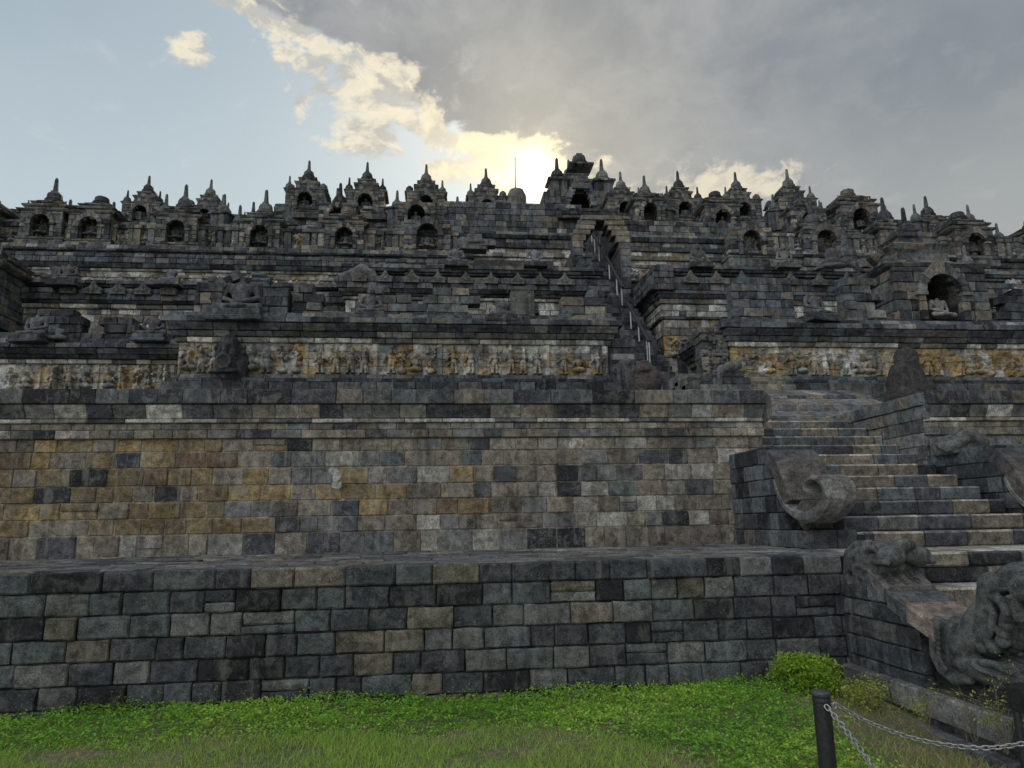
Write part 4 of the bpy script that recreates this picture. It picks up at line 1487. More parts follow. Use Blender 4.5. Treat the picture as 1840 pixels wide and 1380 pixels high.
place_shrine(1690, 27.9, zpx(1690, 440, 27.9) - .2, 'spired shrine rising behind the big near shrine roof', 'full', 1, 4, .88, GC)
# small finials standing on the parapets between the shrines
fin = None
for (px, tip, Y) in ((127, 362, 26.2), (205, 366, 26.2), (300, 352, 27.3), (404, 352, 27.3), (432, 372, 26.2), (456, 366, 27.5), (520, 372, 26.2), (607, 341, 28.6), (714, 345, 28.8), (822, 356, 28.8), (908, 362, 28.8), (1190, 350, 29.2), (1276, 350, 29.2),
                      (1388, 352, 29.2), (1475, 366, 29.0), (1590, 372, 27.6), (1642, 370, 27.6), (1738, 371, 27.4), (1790, 404, 27.4)):
    p_ = at(px, tip, Y)
    if fin is None:
        fin = thing('finial_stone', 'small bell-shaped finial stone standing on a parapet between the skyline shrines', 'finial', (0, 0, 0), 0, 'small finials between the shrines')
        rq = random.Random(5)
        st = stupa_parts(fin, 0, 0, 0, .72, rq, True, True, 'bell')
        mb = MB()
        rect_lathe(mb, [(.34, -1.0), (.34, -.12), (.42, -.08), (.42, -.02), (.34, .02)], 1, 0, rq, P_MID, .012)
        mb.build('pedestal', M_FAR, fin, (0, 0, 0))
        o = fin
    else:
        o = copy_tree(fin)
    o.location = (float(p_[0]), Y, float(p_[2]) - .82)
    o.rotation_euler = (0, 0, rng.uniform(-.3, .3))
# the big shrine on the first gallery, and a broken one at the left edge
place_shrine(1695, 19.35, ZA - .12, 'big near shrine with a deep arched niche above the golden frieze', 'tower', 2, 4, 1.48, None, 0, 540)
place_shrine(1553, 22.9, zpx(1553, 497, 22.9) - 1.02, 'sunken shrine showing only the dark crown of its arch', 'low', 4, 2, 1.15, None, 0, 490)
place_shrine(-78, 21.6, zpx(5, 560, 21.6) - .1, 'dark stacked shrine roofs at the left frame edge', 'blunt', 9, 2, 1.15, None, 0, 520)
place_shrine(606, 27.2, zpx(606, 395, 27.2) - .5, 'small broken shrine tip between the first two tall skyline shrines', 'low', 5, 2, .85, GD, 0, 380)

# ================================================================== GATEWAY, CENTRAL DOME, STAIR
YG = 32.0
t = thing('gateway', 'stone gateway with a dark portal and bell-shaped spires at the head of the stair', 'gateway', (6.8, YG, 14))
mb = MB()
F = F_front(YG)
zrow = [13.0 + .36 * k for k in range(14)]
xl_ = lambda z: 5.05 + max(0, z - 16.6) * .28
xr_ = lambda z: 8.75 - max(0, z - 17.2) * .2
for k in range(13):
    z0, z1 = zrow[k], zrow[k + 1]
    a, b = xl_(z0), xr_(z0)
    if z1 > 16.1 and z0 < 17.5:
        hw = .58 if z0 < 17.0 else .34
        course(mb, F, a, 6.88 - hw, z0, z1, 0, 0, LF, P_TOP, rng, 'f', .02, None, 0, .006, .016)
        course(mb, F, 6.88 + hw, b, z0, z1, 0, 0, LF, P_TOP, rng, 'f', .02, None, 0, .006, .016)
    else:
        course(mb, F, a, b, z0, z1, 0 if k != 12 else .1, .02 if k != 12 else .16, LF, P_TOP, rng, 'f', .02, None, 0, .006, .016)
mb.box(5.1, 6.28, YG + .06, YG + 2, 12.5, 17.6, (.06, .06, .06))
mb.box(7.48, 8.6, YG + .06, YG + 2, 12.5, 17.6, (.06, .06, .06))
mb.box(6.28, 7.48, YG + 1.1, YG + 2, 12.5, 17.6, (.04, .04, .04))
mb.box(5.5, 8.4, YG + .06, YG + 1.9, 17.5, 17.65, (.06, .06, .06))
mb.build('walls', M_FAR, t)
mb = MB()
rr = random.Random(77)
for sd in (-1, 1):           # jagged carved frame round the portal
    for k in range(9):
        a = k / 8
        zz_ = 16.2 + 1.5 * a
        x = 6.88 + sd * (.72 - .5 * a ** 2.2 + rr.uniform(-.05, .05))
        mb.box(x - .14, x + .14, YG - .28 + rr.uniform(-.05, .05), YG, zz_, zz_ + .2, P_TOP(0, 0, rr))
mb.box(6.45, 7.3, YG - .36, YG, 17.62, 17.9, P_MID(0, 0, rr))
mb.build('portal_frame', M_FAR, t)
mb = MB()
roofp = [(.80, 17.70), (.85, 17.8), (.86, 17.9), (.76, 17.93), (.72, 18.34), (.80, 18.44), (.82, 18.55), (.58, 18.6), (.50, 18.8), (.56, 18.86), (.56, 18.92), (.40, 18.95)]
rect_lathe(mb, roofp, .7, 0, rr, pal(dark=4, grey=4, brown=2, slate=2), .02)
ro = mb.build('roof', M_FAR, t, (0, 0, 0))
ro.location = (6.95 - t.location[0], YG + 1.0 - t.location[1], -t.location[2])
for (px, ptip, s, sp) in ((1000, 287, 1.0, True), (1040, 277, 1.15, False), (1080, 289, 1.02, True), (1021, 289, .8, True)):
    ty = YG + (1.0 if px == 1040 else .5 if px != 1021 else 1.6)
    p = at(px, ptip, ty)
    hgt = 1.16 * s if sp else .62 * s
    zb_ = float(p[2]) - hgt
    c = stupa_parts(t, float(p[0]) - t.location[0], ty - t.location[1], zb_ - t.location[2], s, rr, sp)
    mb = MB()
    x = float(p[0])
    hw = .44 * s
    zlow = 17.3 if px != 1040 else zb_ - .2
    rect_lathe(mb, [(hw * .95, zlow), (hw * .95, zb_ - .22), (hw * 1.25, zb_ - .14), (hw * 1.25, zb_ - .05), (hw, zb_ + .02)], 1, 0, rr, P_MID, .012)
    o = mb.build('pedestal', M_FAR, t, (x - t.location[0], ty - t.location[1], -t.location[2]))
# wing wall right of the portal
mb = MB()
for k in range(5):
    course(mb, F_front(31.0), 8.6, 10.2, 15.0 + .36 * k, 15.36 + .36 * k, 0, 0, LF, P_TOP, rng, 'f', .02, None, 0, .006, .016)
mb.box(8.6, 10.2, 31.06, 33, 13, 16.78, (.06, .06, .06))
mb.build('wing_wall', M_FAR, t)

# central dome far behind, with its lightning rod
pc = at(928, 352, 58)
t = thing('central_dome', 'round top of the great central dome glimpsed in the sun glare', 'dome', (float(pc[0]), 58, 28))
mb = MB()
mb_z = [(2.2, 24), (2.2, 27.5), (1.25, 28.0), (.86, 29.0), (.86, 29.9), (.80, 30.1), (.62, 30.5), (.45, 30.56)]
round_lathe(mb, mb_z, float(pc[0]), 58, 16, rr, (.14, .13, .12), .01)
mb.build('bell', M_FAR, t)
mb = MB()
pr0, pr1 = at(926, 345, 57.6), at(925.5, 283, 57.6)
mb.tube([tuple(map(float, pr0)), tuple(map(float, pr1))], [.06, .045], 6, (.05, .05, .05))
tag(mb.build('lightning_rod', M_BLACK), 'thin lightning rod standing upright on the central dome', 'rod', None, 'thing')

# central stair
t = thing('central_stairway', 'narrow steep dark stair climbing the middle of the temple to the corbelled gateway', 'stairs', (6.2, 20, 4.5))
ns = 34
for i in range(ns):
    f = i / (ns - 1)
    yf = 18.2 + 8.6 * f
    z1 = 4.35 + 7.6 * f
    xa, xb = (5.25, 7.0)
    mb = MB()
    course(mb, F_front(yf), xa, xb, z1 - .28, z1, 0, .005, (.3, .7), P_DRK, rng, 'f', .006, None, 0, .004, .015)
    mb.box(xa, xb, yf + .05, yf + .8, z1 - .5, z1 - .01, (.07, .07, .07))
    mb.build('step', M_FAR, t)
t = thing('foot_steps', 'few wide pale-edged steps at the foot of the central stair', 'stairs', (7.1, 16.5, 4.0))
for i in range(4):
    yf = 15.5 + .5 * i
    z1 = 4.5 + .19 * (i + 1)
    mb = MB()
    course(mb, F_front(yf), 6.0, 8.3, z1 - .2, z1, 0, .0, (.4, .8), pal(grey=3, tan=2, brown=2, dark=2), rng, 'f', .006, None, 0, .004, .015)
    mb.box(6.0, 8.3, yf + .05, yf + .8, z1 - .3, z1 - .01, (.14, .14, .14))
    mb.build('step', M_FAR, t)

# stepped side walls of the stair (left side), seen end on
t = thing('stair_side_wall', 'stepped block wall closing the central stair on its left', 'wall', (5.0, 20, 4))
mb = MB()
steps_l = [(18.75, 4.75, 5.70, 3.9, 6.2), (19.3, 4.75, 5.62, 6.2, 6.75), (20.3, 4.7, 5.45, 6.75, 7.35), (21.2, 4.8, 5.45, 7.3, 8.1), (22.0, 4.9, 5.5, 8.1, 9.0), (22.6, 5.0, 5.45, 9.0, 9.9), (23.4, 5.0, 5.4, 9.9, 10.9)]
for (yy, xa, xb, za, zb) in steps_l:
    z = za
    while z < zb - .05:
        h = min(.3, zb - z)
        course(mb, F_front(yy), xa, xb, z, z + h, 0, 0, (.3, .7), P_MID, rng, 'f', .02, None, 0, .006, .016)
        z += h
    mb.box(xa, xb, yy + .06, yy + 1.6, za - .4, zb - .02, (.07, .07, .07))
mb.build('stone_courses', M_FAR, t)

# corbelled gateway: stepped jambs leaning together
YK = 24.6
t = thing('corbelled_gateway', 'remains of a corbelled stone arch with stepped jambs over the central stair', 'gateway', (6.2, YK, 9))
mb = MB()
lj = [(545, 478, 1030, 1048), (478, 460, 1029, 1048), (460, 446, 1029, 1048), (446, 433, 1029, 1048), (433, 422, 1029, 1053), (422, 413, 1030, 1061), (413, 405, 1036, 1068), (405, 396, 1038, 1071), (396, 387, 1044, 1090)]
rj = [(560, 545, 1116, 1134), (545, 520, 1116, 1134), (520, 500, 1116, 1134), (500, 480, 1116, 1134), (480, 460, 1115, 1134), (460, 448, 1114, 1134), (448, 436, 1112, 1133), (436, 425, 1106, 1132), (425, 415, 1099, 1131), (415, 406, 1092, 1127), (406, 397, 1086, 1122), (396, 387, 1090, 1118)]
for (ya, yb, pa, pb) in lj + rj:
    a, b = xpx(pa, YK, (ya + yb) / 2), xpx(pb, YK, (ya + yb) / 2)
    z0, z1 = zpx((pa + pb) / 2, ya, YK), zpx((pa + pb) / 2, yb, YK)
    up = yb < 440
    p_ = pal(tan=3, light=1, brown=3, grey=2) if up else P_MID
    i0 = len(mb.v)
    n_ = max(1, int((z1 - z0) / .32 + .5))
    for q in range(n_):
        block(mb, F_front(YK), a, b, [(.06, z0 + (z1 - z0) * q / n_), (.06, z0 + (z1 - z0) * (q + 1) / n_)], p_(0, 0, rng), rng, .006, .02, .09, .015)
    mb.box(a + .015, b - .015, YK + .05, YK + (2.3 if yb > 440 else .55), z0 + .004, z1 - .004, (.085, .085, .08))
mb.build('jamb_blocks', M_FAR, t)
# walls above the corbelled gateway up to the upper gateway
mb = MB()
yk = [392, 386, 380, 374]
for k in range(3):
    z0, z1 = zpx(1060, yk[k], 26.6), zpx(1060, yk[k + 1], 26.6)
    course(mb, F_front(26.6), xpx(1000, 26.6, 370), xpx(1130 - 10 * k, 26.6, 370), z0, z1, 0, 0, LF, P_DRK if k > 0 else P_TOP, rng, 'f', .03, None, 0, .006, .016)
mb.box(xpx(1004, 26.6, 370), xpx(1094, 26.6, 370), 26.66, 27.9, zpx(1060, 391, 26.6), zpx(1060, 375, 26.6), (.06, .06, .06))
mb.build('upper_masonry', M_FAR, t)

# right-hand parapet block at the turn of the second tier
t = thing('stair_parapet', 'squared parapet block at the turn of the second tier right of the stair', 'parapet', (xpx(1180, 21.6, 500), 21.6, 9))
mb = MB()
for k in range(4):
    z0, z1 = zpx(1180, 520 - 11 * k, 21.6), zpx(1180, 520 - 11 * (k + 1), 21.6)
    a, b = xpx(1168 if k < 2 else 1174, 21.6, 500), xpx(1211, 21.6, 500)
    course(mb, F_front(21.6), a, b, z0, z1, 0, 0, (.3, .6), P_MID, rng, 'f', .02, None, 0, .006, .016)
    course(mb, F_left(a), 21.7, 25.5, z0, z1, 0, 0, (.3, .6), P_DRK, rng, 'f', .02, None, 0, .006, .016)
    mb.box(a + .06, b, 21.66, 25.5, z0, z1 - .01, (.06, .06, .06))
mb.build('stone_blocks', M_FAR, t)

# handrails on the stair
def handrail(label, p0, p1, posts):
    a, b = at(*p0), at(*p1)
    t = thing('handrail', label, 'handrail', tuple(a), 0, 'handrails up the central stair')
    mb = MB()
    mb.tube([tuple(a), tuple(b)], .055, 8, (.03, .03, .03))
    mb.build('rail', M_RAIL, t)
    for f, ln in posts:
        p = a + (b - a) * f
        mb = MB()
        mb.tube([(p[0], p[1], p[2] - ln), (p[0], p[1], p[2] - .02)], .026, 8, (.4, .4, .4))
        mb.build('post', M_STEEL, t)


handrail('lowest of three dark handrails on bright posts, central stair', (1166, 614, 20.2), (1127, 544, 22.6), ((.0, .85), (.1, .8), (.46, .62), (.85, .72)))
handrail('middle of three dark handrails on bright posts, central stair', (1119, 517, 23.2), (1090, 462, 25.0), ((.08, .75), (.38, .75), (.85, .7)))
handrail('topmost of three dark handrails on bright posts, under the corbelled arch', (1079, 442, 25.3), (1063, 418, 26.6), ((.2, .75), (.7, .7), (1.0, .4)))
# small green notice on the side wall of the stair
pg = at(1249, 612, 20.6)
mb = MB()
mb.box(pg[0] - .1, pg[0] + .1, pg[1] - .02, pg[1], pg[2] - .16, pg[2] + .16, (.02, .1, .05))
for k in range(4):
    mb.box(pg[0] - .085, pg[0] + .085, pg[1] - .028, pg[1] - .021, pg[2] - .13 + .07 * k, pg[2] - .10 + .07 * k, (.1, .1, .1))
tag(mb.build('notice_board', M_GREEN), 'small dark green slatted board on the side wall right of the central stair', 'board', None, 'thing')
# ================================================================== STATUES
def buddha_prims(head):
    p = [ell((0, .02, .13), (.25, .19, .13)), cap((0, .04, .15), (0, .05, .42), .155, .17), ell((0, .03, .47), (.215, .13, .15))]
    for s in (-1, 1):
        p += [cap((s * .14, .03, .10), (s * .36, -.17, .09), .105, .085), cap((s * .36, -.17, .085), (-s * .04, -.30, .085), .078, .055),
              ell((-s * .10, -.30, .095), (.09, .045, .04)), ell((s * .205, .05, .555), (.085, .085, .08)),
              cap((s * .255, .05, .54), (s * .31, .02, .32), .062, .052), cap((s * .31, .02, .32), (s * .10, -.20, .20), .05, .038)]
    p += [ell((0, -.21, .185), (.12, .065, .036))]
    if head:
        p += [cap((0, .05, .58), (0, .045, .70), .07, .062), ell((0, .025, .775), (.098, .112, .125)), ell((0, .05, .81), (.112, .118, .11)), ell((0, .055, .925), (.052, .052, .05)),
              cap((0, -.085, .80), (0, -.105, .755), .014, .022), ell((0, -.078, .715), (.04, .022, .014))]
        for s in (-1, 1):
            p += [ell((s * .108, .04, .755), (.02, .03, .075)), ell((s * .042, -.078, .80), (.028, .018, .012))]
    else:
        p += [cap((0, .05, .58), (0, .045, .635), .07, .06)]
    return p


ME_BH = sculpt_mesh('seated_buddha', buddha_prims(True), .016, 2, .0012, 3)
ME_BN = sculpt_mesh('headless_buddha', buddha_prims(False), .016, 2, .0016, 5)
ME_BS = sculpt_mesh('broken_buddha', [ell((0, .02, .13), (.25, .19, .13)), cap((.02, .04, .15), (0, .05, .38), .17, .18), ell((-.02, .05, .45), (.19, .14, .10)), cap((.3, -.1, .09), (-.25, -.24, .08), .10, .08), ell((.17, .03, .42), (.09, .1, .12)), ell((-.1, .0, .5), (.1, .1, .07))], .02, 3, .006, 9)


def statue(px, py, Y, label, kind='h', s=.85, tint=1.0, seat=True, rz=0.0, z=None, warm=0.0, group=None):
    me = dict(h=ME_BH, n=ME_BN, s=ME_BS)[kind]
    p = at(px, py, Y)
    zz_ = float(p[2]) if z is None else z
    o = mesh_obj('stone_statue', me, M_STAT, None, (p[0], Y, zz_), rz, s, (tint * (1 + warm), tint, tint * (1 - warm)))
    tag(o, label, 'statue', group, 'thing')
    if seat:
        mb = MB()
        c = P_DRK(0, 0, rng)
        for (hx, y0, y1, z0, z1) in ((.44, -.40, .25, -.11, .015), (.48, -.44, .28, -.20, -.11)):
            rr_ = [rect_ring(hx - e, y0 + e, y1 - e, zq, 3, 3, rng, .006) for zq, e in ((z0, .01), (z0 + .02, 0), (z1 - .02, 0), (z1, .015))]
            mb.loft(rr_, c, True, True, True)
        mb.build('seat', M_FAR, o, (0, 0, 0))
    return o


GS = 'seated figures lining the tiers'
statue(666, 566, 18.95, 'whole seated stone figure with round head on the ruined parapet, left of the stair', 'h', .88, .85, group=GS)
statue(430, 566, 18.95, 'dark headless seated figure inside the ruined niche above the water spout', 'n', 1.5, .72, group=GS)
statue(901, 572, 18.95, 'shapeless stump of a broken seated figure among loose blocks above the frieze', 's', .95, .8, group=GS)
statue(1466, 570, 18.9, 'headless meditating figure with folded hands above the golden frieze', 'n', 1.05, .85, group=GS, rz=.25)
statue(1690, 573, 19.55, 'pale yellowish headless figure sitting in the big near shrine', 'n', .98, 2.1, False, .1, None, .10, GS)
statue(62, 607, 20.5, 'headless seated figure on the far left parapet, leftmost in the picture', 'n', 1.0, .95, group=GS, rz=-.2)
statue(104, 611, 20.5, 'worn stump beside the leftmost seated figure', 's', .62, .9, False, group=GS)
statue(275, 606, 20.5, 'dark headless seated figure next to the corner of the long frieze wall', 'n', .95, .62, group=GS)
statue(120, 508, 23.0, 'headless figure on the shadowed second tier near the left edge', 'n', .92, .85, group=GS)
statue(98, 505, 23.6, 'weathered bust-like lump behind the second tier figure near the left edge', 's', .95, .7, False, group=GS)
statue(306, 508, 23.0, 'eroded stump of a figure on a long slab, second tier left', 's', .8, 1.1, group=GS)
statue(820, 475, 21.95, 'headless figure seen above the antefix row, left of two beside the stair', 'n', .80, 1.15, group=GS)
statue(961, 476, 21.95, 'pale headless torso above the antefix row, nearest to the stair on its left', 'n', .80, 1.7, group=GS)
statue(1256, 477, 21.95, 'dark seated figure with its head, on a slab right of the stair', 'h', .84, .85, group=GS)
statue(1411, 478, 21.95, 'brownish seated figure with its head, before the right lower row of shrines', 'h', .86, 1.3, warm=.08, group=GS)
statue(1826, 531, 21.9, 'whitish headless torso beside the big near shrine at the right edge', 'n', .95, 2.6, group=GS)
for (px, py, lb, kd, tn) in [(72, 421, 'figure inside the second niche from the left edge', 'h', .9), (164, 424, 'figure inside the niche with the blunt dome', 'h', .9), (317, 430, 'figure in the shaded niche under the lone spire', 'n', .8),
                             (467, 440, 'headless-looking figure in the niche below the three-spired shrine', 'h', .8), (621, 442, 'pale-armed figure in the niche below the second skyline shrine', 'h', 1.2)]:
    statue(px, py, YS + .34, lb, kd, .62, tn, False, 0, None, 0, 'seated figures in the third tier niches')
statue(767, 446, YS + .3, 'headless figure in the roofless arched niche beside the gap', 'n', .70, 1.25, False, 0, None, 0, 'seated figures in the third tier niches')
for (px, py, Y, lb, kd, tn) in [(546, 374, YDs + .3, 'small figure in the skyline niche under three clustered spires', 'h', .9), (657, 377, YDs + .3, 'small figure in the second skyline niche', 'h', .8), (747, 402, 28.1, 'slim figure in the upper niche of the pair beside the gap', 'h', 1.1),
                                (876, 387, YDs + .3, 'small figure in the skyline niche next to the central dome', 'h', .8), (1233, 391, 29.4, 'small figure in the third skyline niche right of the gateway', 'n', 1.3), (1300, 410, 28.3, 'small figure in the dome-topped niche under the bright cloud', 'h', 1.1),
                                (1438, 393, 29.4, 'small figure in the tallest right skyline niche', 'n', .9), (1548, 410, 28.0, 'small figure in the niche under the blunt broken dome', 'n', .9)]:
    statue(px, py, Y, lb, kd, .60, tn, False, 0, None, 0, 'seated figures in the skyline niches')
for (px, py, lb, tn) in [(1349, 455, 'gaunt figure in the ruined gabled niche', .9), (1482, 455, 'dim figure in the dark round niche right', .7), (1614, 456, 'dim figure in the niche on the dark right slope', .7), (1750, 455, 'mossy figure in the wide niche near the right edge', 1.0)]:
    statue(px, py, 26.5, lb, 'n', .66, tn, False, 0, None, 0, 'seated figures in the third tier niches')

# bell-like ruin with sprawling arms on the right second tier
me = sculpt_mesh('bell_ruin', [ell((0, 0, .62), (.24, .22, .26)), ell((0, 0, .34), (.36, .3, .14)), ell((0, 0, .18), (.46, .34, .12)), cap((-.3, -.1, .2), (-.75, -.2, .02), .09, .06), cap((.3, -.1, .35), (.62, -.1, .22), .12, .1), cap((.62, -.1, .22), (1.0, -.15, .0), .09, .06), cap((-.5, -.2, .1), (-.8, -.25, -.02), .05, .04)], .03, 3, .006, 4)
tag(mesh_obj('stone_bell', me, M_STAT, None, tuple(at(1497, 489, 22.0)), 0, 1.0, (.75, .72, .7)), 'brown bell-shaped ruin with sprawling stone arms, right second tier', 'ruin', None, 'thing')
# fallen naga head lying on the left second tier
me = sculpt_mesh('fallen_head', [cap((-.55, 0, .12), (.1, 0, .38), .14, .2), cap((.1, 0, .38), (.5, -.05, .18), .22, .12), ell((-.6, 0, .05), (.2, .18, .14)), ell((.3, 0, .3), (.25, .2, .16))], .03, 3, .008, 6)
tag(mesh_obj('fallen_carving', me, M_STAT, None, tuple(at(645, 507, 21.9)), 0, 1.0, (1.25, 1.15, 1.1)), 'light brown fallen carved head lying at the left end of the antefix row', 'carving', None, 'thing')
me = sculpt_mesh('gable_stub', [bxs((0, 0, .15), (.9, .5, .3)), bxs((.05, -.1, .35), (.5, .5, .3)), ell((-.35, 0, .3), (.2, .25, .2)), bxs((.5, -.1, .22), (.5, .4, .2))], .03, 2, .008, 7)
tag(mesh_obj('broken_carving', me, M_STAT, None, tuple(at(850, 452, 24.7)), 0, 1.1, (1.2, 1.15, 1.15)), 'broken gable stone tipped forward beside the roofless arched niche', 'carving', None, 'thing')

# ruined niche around the dark headless figure
t = thing('ruined_niche', 'ruined niche of dark blocks with half a broken arch, above the water spout', 'niche', (xpx(430, 19.2, 560), 19.2, ZA))
mb = MB()
zb0 = ZA - .02


def pile(px0, px1, yb, yt, Y, pl=P_MID, tilt=0.0, dep=.7):
    a, b = xpx(px0, Y, yb), xpx(px1, Y, yb)
    z0, z1 = zpx((px0 + px1) / 2, yb, Y), zpx((px0 + px1) / 2, yt, Y)
    n_ = max(1, int(round((z1 - z0) / .27)))
    for q in range(n_):
        za, zb = z0 + (z1 - z0) * q / n_, z0 + (z1 - z0) * (q + 1) / n_
        course(mb, F_front(Y), a + tilt * q, b + tilt * q * .4, za, zb, rng.uniform(0, .03), rng.uniform(0, .03), (.28, .55), pl, rng, 'f', .02, None, 0, .006, .02)
        mb.box(a + tilt * q + .03, b + tilt * q * .4 - .03, Y + .05, Y + dep, za, zb - .006, (.06, .06, .062))


pile(346, 398, 568, 525, 18.9, pal(dark=3, grey=4, tan=1.5, slate=2))
pile(352, 402, 525, 507, 18.9, P_DRK, .08)
pile(372, 404, 507, 497, 18.95, P_DRK, .05)
pile(398, 470, 567, 498, 19.7, pal(coal=3, dark=3))
pile(464, 516, 568, 516, 19.0, P_MID)
pile(472, 512, 516, 511, 19.0, P_MID)
mb.build('stone_blocks', M_FAR, t)
mb = MB()
cx_, cz_ = xpx(436, 18.95, 540), zpx(434, 541, 18.95)
rr = random.Random(3)
for k in range(5):
    a0, a1 = math.pi * (1.0 - .09 * k), math.pi * (1.0 - .09 * (k + 1) + .004)
    ro = .86 + rr.uniform(-.04, .08)
    pin = [(cx_ + r_ * math.cos(a), cz_ + r_ * math.sin(a)) for r_, a in ((.62, a0), (ro, a0), (ro + rr.uniform(-.05, .05), a1), (.62, a1))]
    yf_ = 18.88 + rr.uniform(-.04, .05)
    mb.loft([[(x, yf_ + .62, z) for x, z in pin], [(x, yf_ + .02, z) for x, z in pin], [(cx_ + (x - cx_) * .985, yf_, cz_ + (z - cz_) * .985) for x, z in pin]], P_DRK(0, 0, rr), True, True, True)
mb.build('arch_stub', M_FAR, t)
mb = MB()
for (pa, pb, ya, yb) in ((448, 482, 517, 506), (452, 484, 506, 497), (450, 476, 497, 489)):
    a, b = xpx(pa, 19.25, 505), xpx(pb, 19.25, 505)
    block(mb, F_front(19.25), a, b, [(0, zpx(465, ya, 19.25)), (rr.uniform(-.03, .03), zpx(465, yb, 19.25))], P_MID(0, 0, rr), rr, .004, .05, .5, .03, 1)
mb.build('pillar_stub', M_FAR, t)
# tall carved slab and dark block standing among the ruins
pg = at(940, 574, 18.95)
mb = MB()
mb.box(pg[0] - .33, pg[0] + .33, 18.95, 19.3, pg[2], pg[2] + .86, (.12, .118, .112))
mb.box(pg[0] - .22, pg[0] + .22, 18.91, 18.952, pg[2] + .06, pg[2] + .72, (.14, .138, .13))
mb.box(pg[0] - .40, pg[0] + .40, 18.93, 19.3, pg[2] + .863, pg[2] + .96, (.10, .10, .10))
mb.box(pg[0] - .12, pg[0] + .12, 18.87, 18.912, pg[2] + .12, pg[2] + .60, (.13, .128, .12))
tag(mb.build('carved_slab', M_FAR), 'upright carved door-like slab among the ruins above the frieze', 'slab', None, 'thing')

# water spout in the shape of an open-mouthed monster
pr = []
for s in (-1, 1):
    pr += [cap((s * .2, .1, .3), (s * .22, .0, -.25), .16, .14), ell((s * .3, .12, -.1), (.14, .2, .4)), cap((s * .12, -.28, .42), (s * .2, -.2, .15), .08, .07)]
    for k in range(6):
        pr.append(ell((s * .36, -.02 + .03 * k, .35 - .16 * k), (.06, .09, .07)))
pr += [ell((0, 0, .1), (.3, .32, .52)), ell((0, -.12, .48), (.24, .2, .2)), bxs((0, -.2, .26), (.15, .34, .5)), cap((0, -.3, .5), (0, -.36, .2), .1, .08), ell((0, .05, -.40), (.3, .3, .16)), bxs((0, -.22, -.34), (.62, .36, .10)), cap((0, .1, -.5), (0, .15, -.85), .2, .24)]
mo = []
for k in range(16):
    a = 2 * math.pi * k / 16
    mo.append((.18 * math.cos(a), -.40, -.10 + .18 * math.sin(a)))
pr += [cap(mo[k], mo[(k + 1) % 16], .045) for k in range(16)]
me = sculpt_mesh('monster_spout', pr, .028, 2, .004, 12)
so = mesh_obj('water_spout', me, M_STAT, None, tuple(at(413, 648, 18.75)), -.12, 1.0, (.40, .42, .45))
tag(so, 'dark monster-head water spout with a round open mouth on the left frieze wall', 'water spout', None, 'thing')
mb = MB()
round_ = [(.15 * math.cos(2 * math.pi * k / 20), 0, -.10 + .15 * math.sin(2 * math.pi * k / 20)) for k in range(20)]
mb.loft([[(x, -.36, z) for x, y, z in round_], [(x * .98, -.41, z) for x, y, z in round_]], (.008, .008, .009), True, True, True)  # solid dark disc closing the mouth, its inner shade given as colour
mb.build('mouth_shade', M_ROCK, so, (0, 0, 0))

# boulders and worn guardian stones
me = sculpt_mesh('boulder', [ell((0, 0, .15), (.43, .38, .35)), cap((0, 0, .2), (.02, 0, .68), .38, .25), ell((.02, 0, .78), (.24, .22, .22)), ell((-.12, .0, .45), (.28, .3, .3)), ell((.2, -.05, .2), (.25, .3, .3))], .03, 1, .014, 21)
tag(mesh_obj('boulder', me, M_ROCK, None, (8.86, 12.4, 3.6), 0, (1.0, 1.0, 1.22)), 'tall dark pitted lava boulder tapering upward at the head of the steps', 'boulder', None, 'thing')
p = at(1158, 704, 15.6)
me = sculpt_mesh('guardian', [ell((0, 0, .15), (.33, .3, .4)), cap((0, 0, .1), (.02, 0, .52), .3, .22), ell((-.05, -.1, .5), (.22, .2, .14)), ell((.18, -.1, .2), (.2, .22, .35))], .03, 1, .012, 23)
tag(mesh_obj('worn_guardian', me, M_ROCK, None, tuple(p), 0, .98, (1.5, 1.35, 1.25)), 'rough reddish worn guardian stone at the foot of the central stair, left side', 'stone', None, 'thing')
p = at(1124, 704, 15.9)
me = sculpt_mesh('newel', [bxs((0, 0, .2), (.42, .5, .75)), cap((-.2, -.1, .5), (.15, -.1, .66), .14, .12), ell((.05, -.15, .66), (.2, .16, .1)), cap((-.2, -.25, .0), (-.2, -.25, .5), .08, .06)], .03, 2, .006, 24)
tag(mesh_obj('newel_stone', me, M_STAT, None, tuple(p), 0, 1.0, (.55, .57, .6)), 'dark carved newel block behind the worn reddish guardian stone', 'stone', None, 'thing')
p = at(1320, 703, 15.6)
t = thing('scroll_block', 'dark block pedestal with a pale rolled scroll at the foot of the central stair, right', 'stone', tuple(map(float, p)))
mb = MB()
x0_, x1_ = xpx(1284, 15.6, 690), xpx(1358, 15.6, 690)
for k, (a, b, z0, z1) in enumerate(((0, 1, -.06, .16), (.02, .93, .16, .36), (.04, .80, .36, .54))):
    course(mb, F_front(15.6 + .05 * k), x0_ + (x1_ - x0_) * a, x0_ + (x1_ - x0_) * b, float(p[2]) + z0, float(p[2]) + z1, 0, -.03, (.3, .55), P_DRK, rng, 'f', .015, None, 0, .005, .03)
    mb.box(x0_ + (x1_ - x0_) * a + .03, x0_ + (x1_ - x0_) * b - .03, 15.66 + .05 * k, 16.3, float(p[2]) + z0, float(p[2]) + z1 - .012, (.085, .088, .092))
mb.build('stone_blocks', M_FAR, t)
me = sculpt_mesh('roll', [cap((-.32, -.08, .50), (.10, -.05, .60), .10, .11), ell((-.34, -.12, .46), (.10, .12, .13)), cap((-.36, -.1, .36), (-.38, -.05, .12), .09, .07), ell((-.12, -.1, .58), (.12, .14, .10))], .022, 2, .003, 25)
